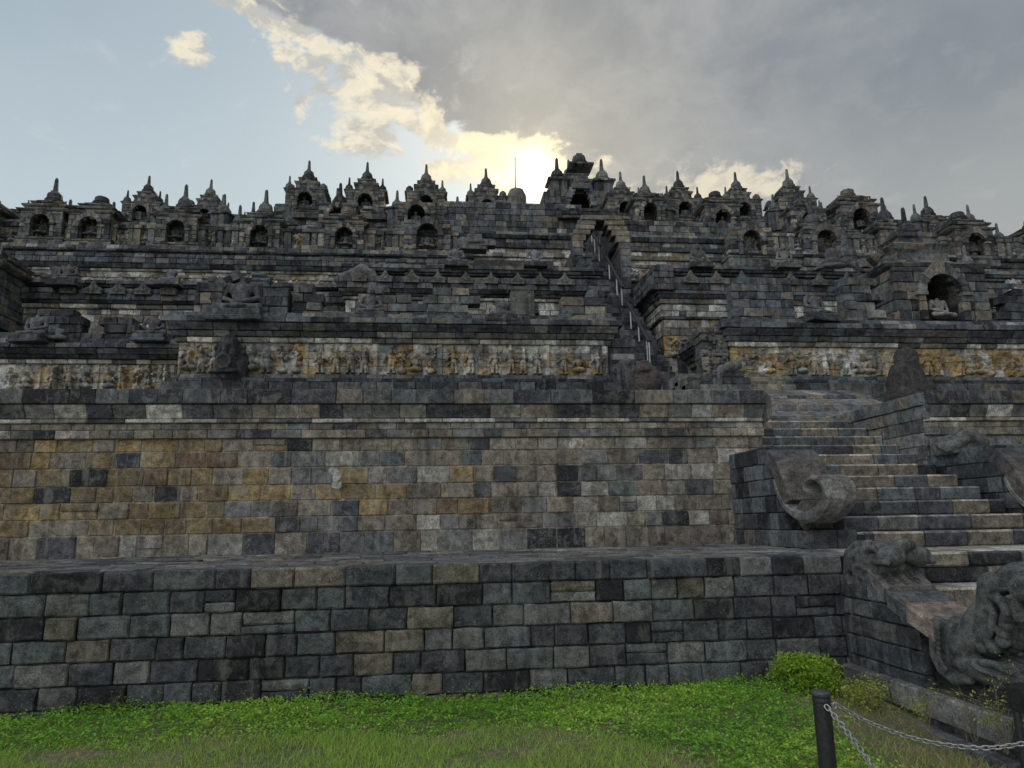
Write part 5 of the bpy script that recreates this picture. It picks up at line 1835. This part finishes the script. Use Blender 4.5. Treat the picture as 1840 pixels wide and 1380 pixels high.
mesh_obj('scroll', me, M_STAT, t, (0, 0, 0), 0, 1.0, (1.15, 1.12, 1.08))
t = thing('carved_post', 'carved stone post at the left end of the golden frieze wall', 'post', (xpx(1284, 18.9, 640), 18.9, 4.9))
mb = MB()
xa_, xb_ = xpx(1262, 18.9, 640), xpx(1309, 18.9, 640)
ysq = [708, 695, 682, 668, 655, 641, 627, 613, 600, 588]
for k in range(9):
    z0, z1 = zpx(1285, ysq[k], 18.9), zpx(1285, ysq[k + 1], 18.9)
    e = (.06, .03, 0, .0, .0, .02, .0, .03, .06)[k]
    course(mb, F_front(18.9), xa_ - e, xb_ + e, z0, z1, e, e, (.28, .6), pal(grey=4, brown=3, tan=1.5, dark=2, light=.8), rng, 'f', .03, None, 0, .006, .03)
    mb.box(xa_ - e + .03, xb_ + e - .03, 18.95, 19.5, z0, z1 - .008, (.10, .10, .10))
    if 1 < k < 8:
        rq = random.Random(k)
        for q in range(5):
            cx, cz, rr_ = rq.uniform(xa_ + .08, xb_ - .08), rq.uniform(z0, z1), rq.uniform(.04, .08)
            rg_ = [[(cx + rr_ * s_ * math.cos(a), 18.9 - d_, cz + rr_ * s_ * math.sin(a)) for a in [2 * math.pi * i / 8 for i in range(8)]] for s_, d_ in ((1, -.01), (.9, .04), (.5, .075))]
            mb.loft(rg_, (.15, .14, .125), True, False, True)
mb.build('stone_blocks', M_FAR, t)

# ------------------------------------------------------------------ near carvings
def mk(zx, zy, X=4.0):
    q = atx(1640 + zx / 4.31, 980 + zy / 4.31, X)
    return float(q[1]), float(q[2])


def mpath(pts, rads, xs):
    out = []
    P_ = [mk(*q) for q in pts]
    for x in xs:
        out += path([(x, a, b) for a, b in P_], rads)
    return out


pr = []
XS = (4.06, 4.21, 4.36)
pr += mpath([(150, 600), (130, 720), (135, 850), (185, 960), (280, 1035), (390, 1040)], [.055, .055, .055, .05, .05, .04], XS)
pr += mpath([(255, 640), (240, 760), (250, 880), (300, 960)], [.04, .04, .04, .035], XS)
for k in range(9):
    a = k / 8
    y_, z_ = mk(190 + 10 * math.sin(a * 3) + 60 * max(0, a - .7) / .3, 640 + 320 * a)
    pr.append(ell((4.005, y_, z_), (.022, .022, .022)))
y_, z_ = mk(330, 830)
pr.append(ell((4.25, y_, z_), (.19, .15, .18)))
y_, z_ = mk(200, 800)
pr.append(bxs((4.25, y_, z_), (.34, .18, .42)))
pr += mpath([(330, 800), (420, 730), (490, 620), (515, 500), (525, 400), (560, 310)], [.10, .09, .08, .075, .08, .10], XS)
y_, z_ = mk(620, 265)
pr.append(ell((4.27, y_, z_), (.23, .17, .125)))
y_, z_ = mk(740, 260)
pr.append(ell((4.27, y_, z_), (.22, .16, .115)))
y_, z_ = mk(840, 330)
pr.append(ell((4.27, y_, z_), (.18, .10, .09)))
pr += mpath([(540, 410), (600, 395), (670, 440), (705, 520), (670, 580)], [.03, .035, .04, .04, .03], (4.03, 4.43))
pr += mpath([(570, 470), (600, 540), (580, 640), (540, 720)], [.025, .03, .035, .04], (4.03, 4.42))
pr += mpath([(640, 500), (650, 560)], [.06, .06], (4.16, 4.34))
for (a, b, r) in ((665, 620, .045), (650, 685, .05), (640, 745, .05), (570, 790, .055), (500, 800, .045), (690, 560, .04)):
    y_, z_ = mk(a, b)
    for x in (4.06, 4.22, 4.38):
        pr.append(ell((x, y_, z_), (.055, r, r)))
pr += mpath([(320, 880), (450, 960), (600, 1030), (760, 1090)], [.11, .10, .09, .07], (4.09, 4.22, 4.36))
pr += mpath([(450, 900), (600, 920), (740, 980)], [.03, .03, .03], (4.02, 4.44))
pr += mpath([(480, 900), (620, 940), (760, 975)], [.05, .05, .04], (4.25,))
pr += mpath([(330, 700), (385, 590), (440, 510), (490, 480)], [.05, .055, .05, .03], (4.05, 4.40))
pr += mpath([(760, 320), (785, 380)], [.065, .055], (4.05,))
for k in range(9):
    y_, z_ = mk(795 + 7 * k, 400 + 22 * k, 4.05)
    pr.append(ell((4.03, y_, z_), (.055 - .002 * k, .05 - .002 * k, .018)))
y_, z_ = mk(580, 960)
pr.append(ell((4.22, y_, z_), (.17, .17, .07)))
y_, z_ = mk(590, 640)
pr.append(ell((4.22, y_, z_), (.15, .11, .16)))
y_, z_ = mk(800, 700)
pr.append(ell((4.25, y_, z_), (.12, .10, .09)))
for k in range(7):
    f = k / 6
    pr += mpath([(300 + 30 * k, 940 - 45 * k), (330 + 32 * k, 880 - 60 * k), (395 + 28 * k, 850 - 62 * k)], [.012, .016, .010], (4.0,))
pr += mpath([(470, 300), (560, 335), (660, 345), (740, 330)], [.014, .018, .018, .014], (4.035,))
pr += mpath([(440, 900), (520, 960), (640, 1005), (740, 1040)], [.014, .016, .016, .012], (3.985,))
me = sculpt_mesh('sea_monster', pr, .0095, 1, .0010, 31)
tag(mesh_obj('sea_monster', me, M_CARV, None, (0, 0, 0), 0, 1.0, (.78, .82, .82)), 'large dark carved sea monster with open jaws and curled trunk beside the lower steps', 'carving', None, 'thing')

# monster mask crowning the lower cheek
def km(zx, zy, X=4.02):
    q = atx(1340 + zx / 3.68, 950 + zy / 3.68, X)
    return float(q[1]), float(q[2])


def kpath(pts, rads, xs):
    out = []
    P_ = [km(*q) for q in pts]
    for x in xs:
        out += path([(x, a, b) for a, b in P_], rads)
    return out


pr = []
y_, z_ = km(770, 240)
pr += [bxs((4.25, y_, 1.11), (.46, .40, .28)), ell((4.24, y_ - .02, z_ + .04), (.26, .25, .19))]
pr += kpath([(690, 380), (665, 290), (685, 200), (745, 150), (840, 130)], [.04, .045, .045, .04, .035], (4.03, 4.46))
pr += kpath([(650, 370), (642, 270), (655, 160), (710, 105), (800, 90)], [.03, .03, .035, .035, .03], (4.05, 4.44))
pr += kpath([(770, 320), (735, 290), (740, 250), (775, 235), (800, 265), (785, 290)], [.022, .024, .024, .024, .022, .02], (4.0,))
y_, z_ = km(895, 110)
pr += [ell((4.25, y_, z_), (.10, .08, .06))]
for x in (4.13, 4.38):
    y_, z_ = km(930, 190)
    pr.append(ell((x, y_ + .10, z_), (.13, .12, .10)))
pr += kpath([(770, 240), (830, 220), (940, 225)], [.026, .028, .026], (4.03, 4.46))
a_, b_ = km(800, 245), km(940, 385)
for k in range(10):
    pr.append(ell((4.04 + .046 * k, a_[0] - .01, a_[1] + .02), (.032, .032, .03)))
me = sculpt_mesh('mask_head', pr, .013, 2, .002, 33)
tag(mesh_obj('monster_mask', me, M_CARV, None, (0, 0, 0), 0, 1.0, (.85, .85, .86)), 'dark carved monster mask with curled mane crowning the lower cheek wall', 'carving', None, 'thing')
mbk = bpy.data.objects['monster_mask']
mb = MB()
ya, za = a_
yb, zb = b_
ring = lambda y, z, e: [(4.005 + e, y, z - .14), (4.005 + e, y, z - .02), (4.03 + e, y, z), (4.46 - e, y, z), (4.49 - e, y, z - .02), (4.49 - e, y, z - .14)]
mb.loft([ring(ya, za - .0, .01), ring(ya - .02, za - .012, 0), ring(yb + .02, zb + .012, 0), ring(yb, zb, .012)], (.16, .148, .142), True, True, True)
for s in range(7):
    f0 = .12 + .11 * s
    for q in range(3):
        x0 = 4.08 + .13 * q + rng.uniform(-.01, .02)
        pts = []
        for k in range(7):
            a = 4.2 * k / 6 + q
            rad = .045 * (1 - .6 * k / 6)
            fy = f0 + (rad * math.sin(a)) / max(.01, abs(ya - yb))
            pts.append((x0 + rad * math.cos(a), ya + (yb - ya) * fy, za + (zb - za) * fy + .004))
        mb.tube(pts, .009, 5, (.07, .066, .064))
mb.build('scroll_slab', M_NEAR, mbk, (0, 0, 0))
# broken carvings on the right cheek of the upper stair
me = sculpt_mesh('cheek_mask', [bxs((0, .1, .1), (.5, .5, .26)), cap((-.3, -.1, .06), (.0, -.15, .20), .08, .08), cap((0, -.15, .2), (.28, -.1, .12), .08, .06), ell((0, -.1, .22), (.14, .14, .09)), ell((.16, 0, .26), (.1, .1, .07)), cap((-.34, 0, .1), (-.1, .1, .2), .07, .07)], .02, 2, .003, 35)
p = at(1732, 812, 10.3)
tag(mesh_obj('broken_mask', me, M_CARV, None, tuple(p), 0, 1.1, (1.0, 1.0, .97)), 'broken carved mask lying on the right cheek wall of the upper steps', 'carving', None, 'thing')

# ================================================================== BOLLARD, CHAINS, LAMP POST
bx_, by_ = 2.27, 4.3
t = thing('bollard', 'black round metal bollard with a flat cap at the edge of the lawn', 'bollard', (bx_, by_, .0))
mb = MB()
rings = []
for r, z in ((.050, -.1), (.050, .545), (.0535, .55), (.0535, .563), (.050, .568), (.050, .582), (.056, .587), (.0565, .598), (.052, .606), (.036, .609), (.034, .6115), (.010, .612)):
    rings.append([(r * math.cos(2 * math.pi * k / 28), r * math.sin(2 * math.pi * k / 28), z) for k in range(28)])
mb.loft(rings[:6], (.02, .02, .02), True, True, True)
mb.build('post', M_BLACK, t, (0, 0, 0), False)
mb = MB()
mb.loft([[(x, y, z + .0005) for x, y, z in rg_] for rg_ in rings[5:]], (.02, .02, .02), True, True, True)
mb.build('cap', M_CAPM, t, (0, 0, 0), False)
mb = MB()
for sx in (1, -.2):
    mb.tube([(.05 * sx + .012 * math.cos(a) + .01, -.03 + .0, .53 + .016 * math.sin(a)) for a in [2 * math.pi * k / 10 for k in range(11)]], .004, 6, (.3, .3, .3), False)
mb.build('eye_ring', M_STEEL, t, (0, 0, 0))

LINK = None


def chain(label, pts, n):
    """links threaded along a sagging curve, every second one turned on edge"""
    global LINK
    t = thing('chain', label, 'chain', tuple(pts[0]), 0, 'chains hung from the bollard')
    P_ = [Vector(p) for p in pts]

    def cat(f):
        s = f * (len(P_) - 1)
        i = min(int(s), len(P_) - 2)
        u = s - i
        p0, p1, p2, p3 = P_[max(i - 1, 0)], P_[i], P_[i + 1], P_[min(i + 2, len(P_) - 1)]
        return .5 * ((2 * p1) + (p2 - p0) * u + (2 * p0 - 5 * p1 + 4 * p2 - p3) * u * u + (3 * p1 - p0 - 3 * p2 + p3) * u ** 3)
    dense = [cat(k / 400) for k in range(401)]
    acc = [0]
    for k in range(400):
        acc.append(acc[-1] + (dense[k + 1] - dense[k]).length)
    pitch = acc[-1] / n
    if LINK is None:
        mb = MB()
        L, w = .0165, .0095
        loop = []
        for k in range(20):
            a = 2 * math.pi * k / 20
            loop.append(((L - w) * (1 if math.cos(a) > 0 else -1) * (abs(math.cos(a)) > 1e-6) + w * math.cos(a), w * math.sin(a), 0))
        loop.append(loop[0])
        mb.tube(loop, .0036, 6, (.3, .3, .3), False)
        LINK = mb.build('link', M_CHAIN, None, None, True)
        first = LINK
    else:
        first = None
    for k in range(n):
        s = (k + .5) * pitch
        i = next(j for j in range(400) if acc[j + 1] >= s)
        p = dense[i]
        d = (dense[i + 1] - dense[i]).normalized()
        o = first if (first is not None and k == 0) else LINK.copy()
        if o is not first:
            COL.objects.link(o)
        o.parent = t
        o.location = p - Vector(t.location)
        q = d.to_track_quat('X', 'Z')
        from mathutils import Quaternion
        q = q @ Quaternion((1, 0, 0), math.pi / 4 + (math.pi / 2 if k % 2 else 0) + rng.uniform(-.15, .15))
        o.rotation_mode = 'QUATERNION'
        o.rotation_quaternion = q
        sc_ = pitch / .0248
        o.scale = (sc_, sc_, sc_)


chain('sagging chain running from the bollard to the right frame edge', [tuple(at(1492, 1260, 4.28)), tuple(at(1560, 1297, 4.24)), tuple(at(1640, 1326, 4.18)), tuple(at(1720, 1341, 4.1)), tuple(at(1790, 1343, 4.02)), tuple(at(1870, 1330, 3.95))], 38)
chain('steep chain falling from the bollard towards the viewer', [tuple(at(1484, 1268, 4.24)), tuple(at(1515, 1306, 4.12)), tuple(at(1545, 1345, 3.98)), tuple(at(1580, 1392, 3.82)), tuple(at(1620, 1430, 3.65))], 22)

p = at(1829, 1290, 4.45)
t = thing('floodlight', 'black floodlight on a short post beside the sea monster, at the frame edge', 'floodlight', (float(p[0]), 4.45, .0))
mb = MB()
mb.tube([(0, 0, -.1), (0, 0, .40)], .022, 12, (.02, .02, .02))
mb.build('post', M_BLACK, t, (0, 0, 0))
mb = MB()
for y0, y1, s in ((-.05, .07, 1), (-.07, -.05, .86)):
    mb.box(-.03 * s + .03, .12 * s + .03, y0, y1, .40 - .0, .40 + .14 * s, (.02, .02, .02))
for k in range(5):
    mb.box(-.025 + .03, .115 + .03, .07, .10, .42 + .03 * k, .43 + .03 * k, (.02, .02, .02))
mb.build('lamp_housing', M_BLACK, t, (0, 0, 0))
mb = MB()
mb.tube([(-.01, 0, .53), (-.02, 0, .65)], .004, 6, (.3, .3, .3))
mb.tube([(-.05, 0, .655), (.01, 0, .655)], .005, 6, (.3, .3, .3))
mb.tube([(-.018, 0, .625), (.05, -.02, .59), (.15, -.05, .54)], .0035, 6, (.3, .3, .3))
mb.build('bracket', M_RAIL, t, (0, 0, 0))

# ================================================================== PLANTS
rg = np.random.default_rng(5)


def leaf_mesh(name, pos, size, col, mat, parent=None, up=.6, aspect=.55, fold=.25, rgx=None):
    """one folded rhombic leaf of two faces at each position"""
    r = rgx or rg
    n_ = len(pos)
    nrm = r.normal(size=(n_, 3)) * (1 - up)
    nrm[:, 2] = np.abs(nrm[:, 2]) + up
    nrm /= np.linalg.norm(nrm, axis=1)[:, None]
    d = r.normal(size=(n_, 3))
    d -= nrm * (d * nrm).sum(1)[:, None]
    d /= np.linalg.norm(d, axis=1)[:, None]
    s_ = np.cross(nrm, d)
    L = size[:, None]
    tip = pos + d * L
    mid = pos + d * L * .5
    a = mid + s_ * L * aspect * .5 + nrm * L * fold * .4
    b = mid - s_ * L * aspect * .5 + nrm * L * fold * .4
    V = np.stack([pos, a, tip, b], 1).reshape(-1, 3)
    idx = np.arange(n_)[:, None] * 4
    Fc = np.concatenate([idx + [0, 1, 2], idx + [0, 2, 3]], 1).reshape(-1, 3)
    me = bpy.data.meshes.new(name)
    me.from_pydata(V.tolist(), [], Fc.tolist())
    at_ = me.attributes.new('col', 'FLOAT_COLOR', 'FACE')
    cc = np.ones((n_ * 2, 4), dtype=np.float32)
    cc[:, :3] = np.repeat(col, 2, 0)
    at_.data.foreach_set('color', cc.ravel())
    me.materials.append(mat)
    o = bpy.data.objects.new(name, me)
    COL.objects.link(o)
    if parent is not None:
        o.parent = parent
        o.location = tuple(-c for c in parent.location)
    return o


def gz(x, y):
    v = np.vectorize(ground_z)
    return v(x, y)


def front_edge(x):
    e = np.where(x < .6, 5.88 + .06 * np.sin(x * 2.3) + .04 * np.sin(x * 6.1), 0)
    e = np.where((x >= .6) & (x < 1.75), 5.88 - 1.15 * np.clip((x - .6) / 1.15, 0, 1) ** 1.6, e)
    return np.where(x >= 1.75, 3.6, e)


# creeping ground cover along the foot of the wall
n0 = 29000
x = rg.uniform(-5.2, 3.75, n0)
y = rg.uniform(3.8, 6.93, n0)
edge = front_edge(x) + rg.normal(0, .07, n0)
right = 3.05 - .35 * np.clip((6.2 - y) / 1.5, 0, 1) + .25 * np.clip((5.0 - y), 0, 1) + rg.normal(0, .10, n0)
keep = (y > edge) & (x < right)
x, y = x[keep], y[keep]
mound = .05 + .035 * np.sin(x * 3.1 + 1) * np.sin(y * 4.3) + .02 * np.sin(x * 9) * np.sin(y * 11)
thick = np.clip((y - front_edge(x)) / .25, .25, 1)
z = gz(x, y) + rg.uniform(.15, 1.0, len(x)) * (np.clip(mound, .015, 1) + .035) * thick
# four leaflets around each leaf stalk
k4 = rg.normal(0, .016, (len(x), 4, 3))
k4[:, :, 2] *= .4
pos = (np.stack([x, y, z], 1)[:, None, :] + k4).reshape(-1, 3)
tone = rg.uniform(0, 1, len(x)) ** 1.6
patch = .5 + .5 * np.sin(x * 2.1 + 2 * np.sin(y * 1.7))
tone = np.clip(tone * .75 + .25 * patch, 0, 1)
c0, c1, c2 = np.array([.14, .36, .035]), np.array([.36, .66, .07]), np.array([.70, .80, .14])
colr = np.where(tone[:, None] < .6, c0 + (c1 - c0) * (tone[:, None] / .6), c1 + (c2 - c1) * ((tone[:, None] - .6) / .4))
colr = np.repeat(colr, 4, 0)
size = rg.uniform(.017, .033, len(pos))
tag(leaf_mesh('ground_cover', pos, size, colr, M_LEAF, None, .55, .62), kind='stuff')

# turf
n0 = 70000
x = rg.uniform(-4.6, 3.9, n0)
y = 4.1 + 2.1 * rg.uniform(0, 1, n0) ** 1.0
bare = (np.sin(x * 3.7 + 1.3 * np.sin(y * 3)) * np.sin(y * 5.1 + x) > .45) & (rg.uniform(0, 1, n0) < .75)
keep = (y < front_edge(x) + rg.normal(.05, .08, n0)) & ~bare & (x < 3.3)
keep |= (x > 1.75) & (x < 3.75) & (y < 5.0) & (rg.uniform(0, 1, n0) < .5)
keep |= (x > 2.9) & (x < 3.75) & (y < 6.2) & (rg.uniform(0, 1, n0) < .35)
x, y = x[keep], y[keep]
z = gz(x, y) - .005
n_ = len(x)
h = rg.uniform(.022, .06, n_) * (1 + .5 * np.sin(x * 2.2) * np.sin(y * 3.1))
th = rg.uniform(0, 6.283, n_)
ln = rg.normal(0, .55, (n_, 2)) * h[:, None]
w = rg.uniform(.0018, .0035, n_)
b0 = np.stack([x - w * np.cos(th), y - w * np.sin(th), z], 1)
b1 = np.stack([x + w * np.cos(th), y + w * np.sin(th), z], 1)
m0 = np.stack([x + ln[:, 0] * .45, y + ln[:, 1] * .45, z + h * .62], 1)
tp = np.stack([x + ln[:, 0] * 1.2, y + ln[:, 1] * 1.2, z + h], 1)
V = np.stack([b0, b1, m0 + (b1 - b0) * .4, m0 - (b1 - b0) * .4, tp], 1).reshape(-1, 3)
idx = np.arange(n_)[:, None] * 5
Fq = np.concatenate([idx + [0, 1, 2], idx + [0, 2, 3], idx + [3, 2, 4]], 1).reshape(-1, 3)
me = bpy.data.meshes.new('grass')
me.from_pydata(V.tolist(), [], Fq.tolist())
a_ = me.attributes.new('col', 'FLOAT_COLOR', 'FACE')
tone = rg.uniform(0, 1, n_)
dry = rg.uniform(0, 1, n_) < np.where((x > 2.9) & (y > 4.6), .8, .15 + .10 * np.sin(x * 2.9 + y))
cc = np.where(dry[:, None], np.array([.42, .35, .20]), np.array([.26, .48, .06]) + (np.array([.56, .74, .15]) - np.array([.26, .48, .06])) * tone[:, None])
c4 = np.ones((n_ * 3, 4), dtype=np.float32)
c4[:, :3] = np.repeat(cc, 3, 0)
a_.data.foreach_set('color', c4.ravel())
me.materials.append(M_LEAF)
go = bpy.data.objects.new('grass', me)
COL.objects.link(go)
tag(go, kind='stuff')


# shrub at the corner of the wall
def shrub(name, label, cen, rad, n_, size, cols, seed, stems=10, sparse=1.0):
    r = np.random.default_rng(seed)
    t = thing(name, label, 'shrub' if name == 'shrub' else 'plant', (cen[0], cen[1], .05))
    rr = random.Random(seed)
    clumps = []
    while len(clumps) < 34:
        p = r.uniform(-1, 1, 3)
        if np.linalg.norm(p) < 1:
            clumps.append(p * np.array(rad) * .85 + np.array(cen))
    clumps = np.array(clumps)
    ci = r.integers(0, len(clumps), n_)
    off = r.normal(0, 1, (n_, 3))
    off /= np.linalg.norm(off, axis=1)[:, None]
    off *= (r.uniform(.3, 1, n_) ** .5)[:, None] * np.array([.11, .11, .085]) * sparse
    pos = clumps[ci] + off
    pos = pos[pos[:, 2] > .06]
    tone = np.clip(r.uniform(0, 1, len(pos)) * .7 + .3 * (pos[:, 2] - cen[2] + rad[2]) / (2 * rad[2]), 0, 1)[:, None]
    cc = np.array(cols[0]) + (np.array(cols[1]) - np.array(cols[0])) * tone ** 1.4
    leaf_mesh('foliage', pos, r.uniform(*size, len(pos)), cc, M_LEAF, t, .35, .5, .25, r)
    mb = MB()
    for k in range(stems):
        tgt = clumps[rr.randrange(len(clumps))]
        b = (cen[0] + rr.uniform(-.4, .4) * rad[0], cen[1] + rr.uniform(-.3, .3) * rad[1], .03)
        md = tuple((np.array(b) + tgt) / 2 + r.normal(0, .03, 3))
        mb.tube([b, md, tuple(tgt)], [.006, .004, .002], 5, (.15, .12, .07))
    mb.build('stem', M_TWIG, t)
    return t


shrub('shrub', 'dense bright green rounded shrub against the retaining wall near its corner', (3.30, 6.50, .23), (.33, .25, .17), 5200, (.022, .045), ((.14, .32, .03), (.56, .72, .09)), 41)
shrub('shrub', 'looser yellowish shrub beside the dense green one, in front of the cheek wall', (3.58, 6.1, .14), (.24, .20, .10), 800, (.022, .04), ((.26, .34, .05), (.56, .60, .09)), 42, 14, 1.3)


def weed(label, px, py, Y, hgt, nst, nl, seed, dry=.5, spread=.3):
    rr = random.Random(seed)
    p = at(px, py, Y)
    zb = min(float(p[2]), .06)
    t = thing('weed_plant', label, 'plant', (float(p[0]), Y, zb), 0, 'straggly weeds below the sea monster')
    mb = MB()
    tips = []

    def grow(p0, d, L, r, lev):
        pts = [p0]
        q = Vector(p0)
        dd = Vector(d)
        for k in range(5):
            dd = (dd + Vector((rr.gauss(0, .16), rr.gauss(0, .16), rr.gauss(0, .10)))).normalized()
            q = q + dd * L / 5
            pts.append(tuple(q))
            if lev < 2 and k > 0 and rr.random() < .7:
                grow(tuple(q), (dd + Vector((rr.gauss(0, .7), rr.gauss(0, .7), rr.gauss(.1, .3)))).normalized(), L * .5, r * .6, lev + 1)
            if lev > 0 or k > 2:
                tips.append(tuple(q))
        mb.tube(pts, [r * (1 - .13 * k) for k in range(6)], 4, (.2, .17, .1))
    for k in range(nst):
        d = Vector((rr.gauss(0, spread), rr.gauss(0, spread * .6), 1)).normalized()
        grow((rr.uniform(-.06, .06), rr.uniform(-.06, .06), 0), d, hgt * rr.uniform(.6, 1.1), .0032, 0)
    mb.build('stem', M_TWIG, t, (0, 0, 0))
    if nl and tips:
        r = np.random.default_rng(seed)
        T = np.array(tips)
        ps = T[r.integers(0, len(T), nl)] + r.normal(0, .014, (nl, 3))
        tone = r.uniform(0, 1, nl)[:, None]
        cc = np.array([.22, .32, .05]) + np.array([.34, .28, .05]) * tone
        o = leaf_mesh('foliage', ps, r.uniform(.014, .032, nl), cc, M_LEAF, None, .3, .5, .25, r)
        o.parent = t
        o.location = (0, 0, 0)


weed('thin yellow-green weed just right of the bollard cap', 1560, 1285, 5.7, .26, 5, 130, 51)
weed('weed with yellow leaves left of the bare dry twigs', 1668, 1325, 5.2, .24, 5, 150, 52)
weed('bare dry twigs without leaves below the sea monster', 1745, 1325, 5.05, .30, 6, 8, 53)
weed('tall leafy weed at the right edge under the floodlight', 1806, 1325, 4.75, .36, 6, 260, 54)
weed('low dry tangle between bollard and wall ledge', 1620, 1310, 5.4, .17, 6, 50, 55, spread=.6)
weed('leafy weed cut by the right frame edge', 1842, 1318, 4.55, .34, 5, 160, 56)

# tall grass stalks in front of the wall
for (px, h_, lb, n_s) in ((170, .11, 'thin grass tuft at the wall foot near the left edge', 5), (235, .13, 'taller grass tuft at the wall foot, second from the left', 7), (310, .10, 'short grass tuft at the wall foot below a pale block', 5), (728, .26, 'single tall bleached grass stalk against the wall', 2)):
    p = at(px, 1262 if px < 500 else 1248, 6.85)
    rr = random.Random(px)
    t = thing('grass_tuft', lb, 'grass', (float(p[0]), 6.82, .1), 0, 'grass tufts at the foot of the wall')
    mb = MB()
    for k in range(n_s):
        a = rr.uniform(-.7, .7)
        hh = h_ * rr.uniform(.6, 1.1)
        mb.tube([(rr.uniform(-.03, .03), 0, 0), (a * hh * .4, -.02, hh * .6), (a * hh, -.04, hh)], [.003, .0025, .001], 4, (.26, .30, .10) if n_s > 2 else (.35, .33, .2))
    mb.build('blades', M_LEAF, t, (0, 0, 0))
# small white and yellow blossoms standing over the ground cover
mb = MB()
rr = random.Random(9)
fl = []
for k in range(70):
    fx = rr.uniform(-4, 3.0)
    fy = rr.uniform(6.3, 6.85)
    zt_ = ground_z(fx, fy) + rr.uniform(.13, .2)
    fl.append((fx, fy, zt_))
    mb.tube([(fx, fy, zt_ - .12), (fx + rr.uniform(-.01, .01), fy, zt_)], .0012, 3, (.2, .25, .08))
    for q in range(4):
        a = q * 1.57
        mb.face([(fx, fy, zt_), (fx + .009 * math.cos(a), fy + .006 * math.sin(a), zt_ + .006), (fx + .007 * math.cos(a + .8), fy + .006 * math.sin(a + .8), zt_ + .010)], (.55, .50, .22))
tag(mb.build('wild_flowers', M_LEAF), kind='stuff')
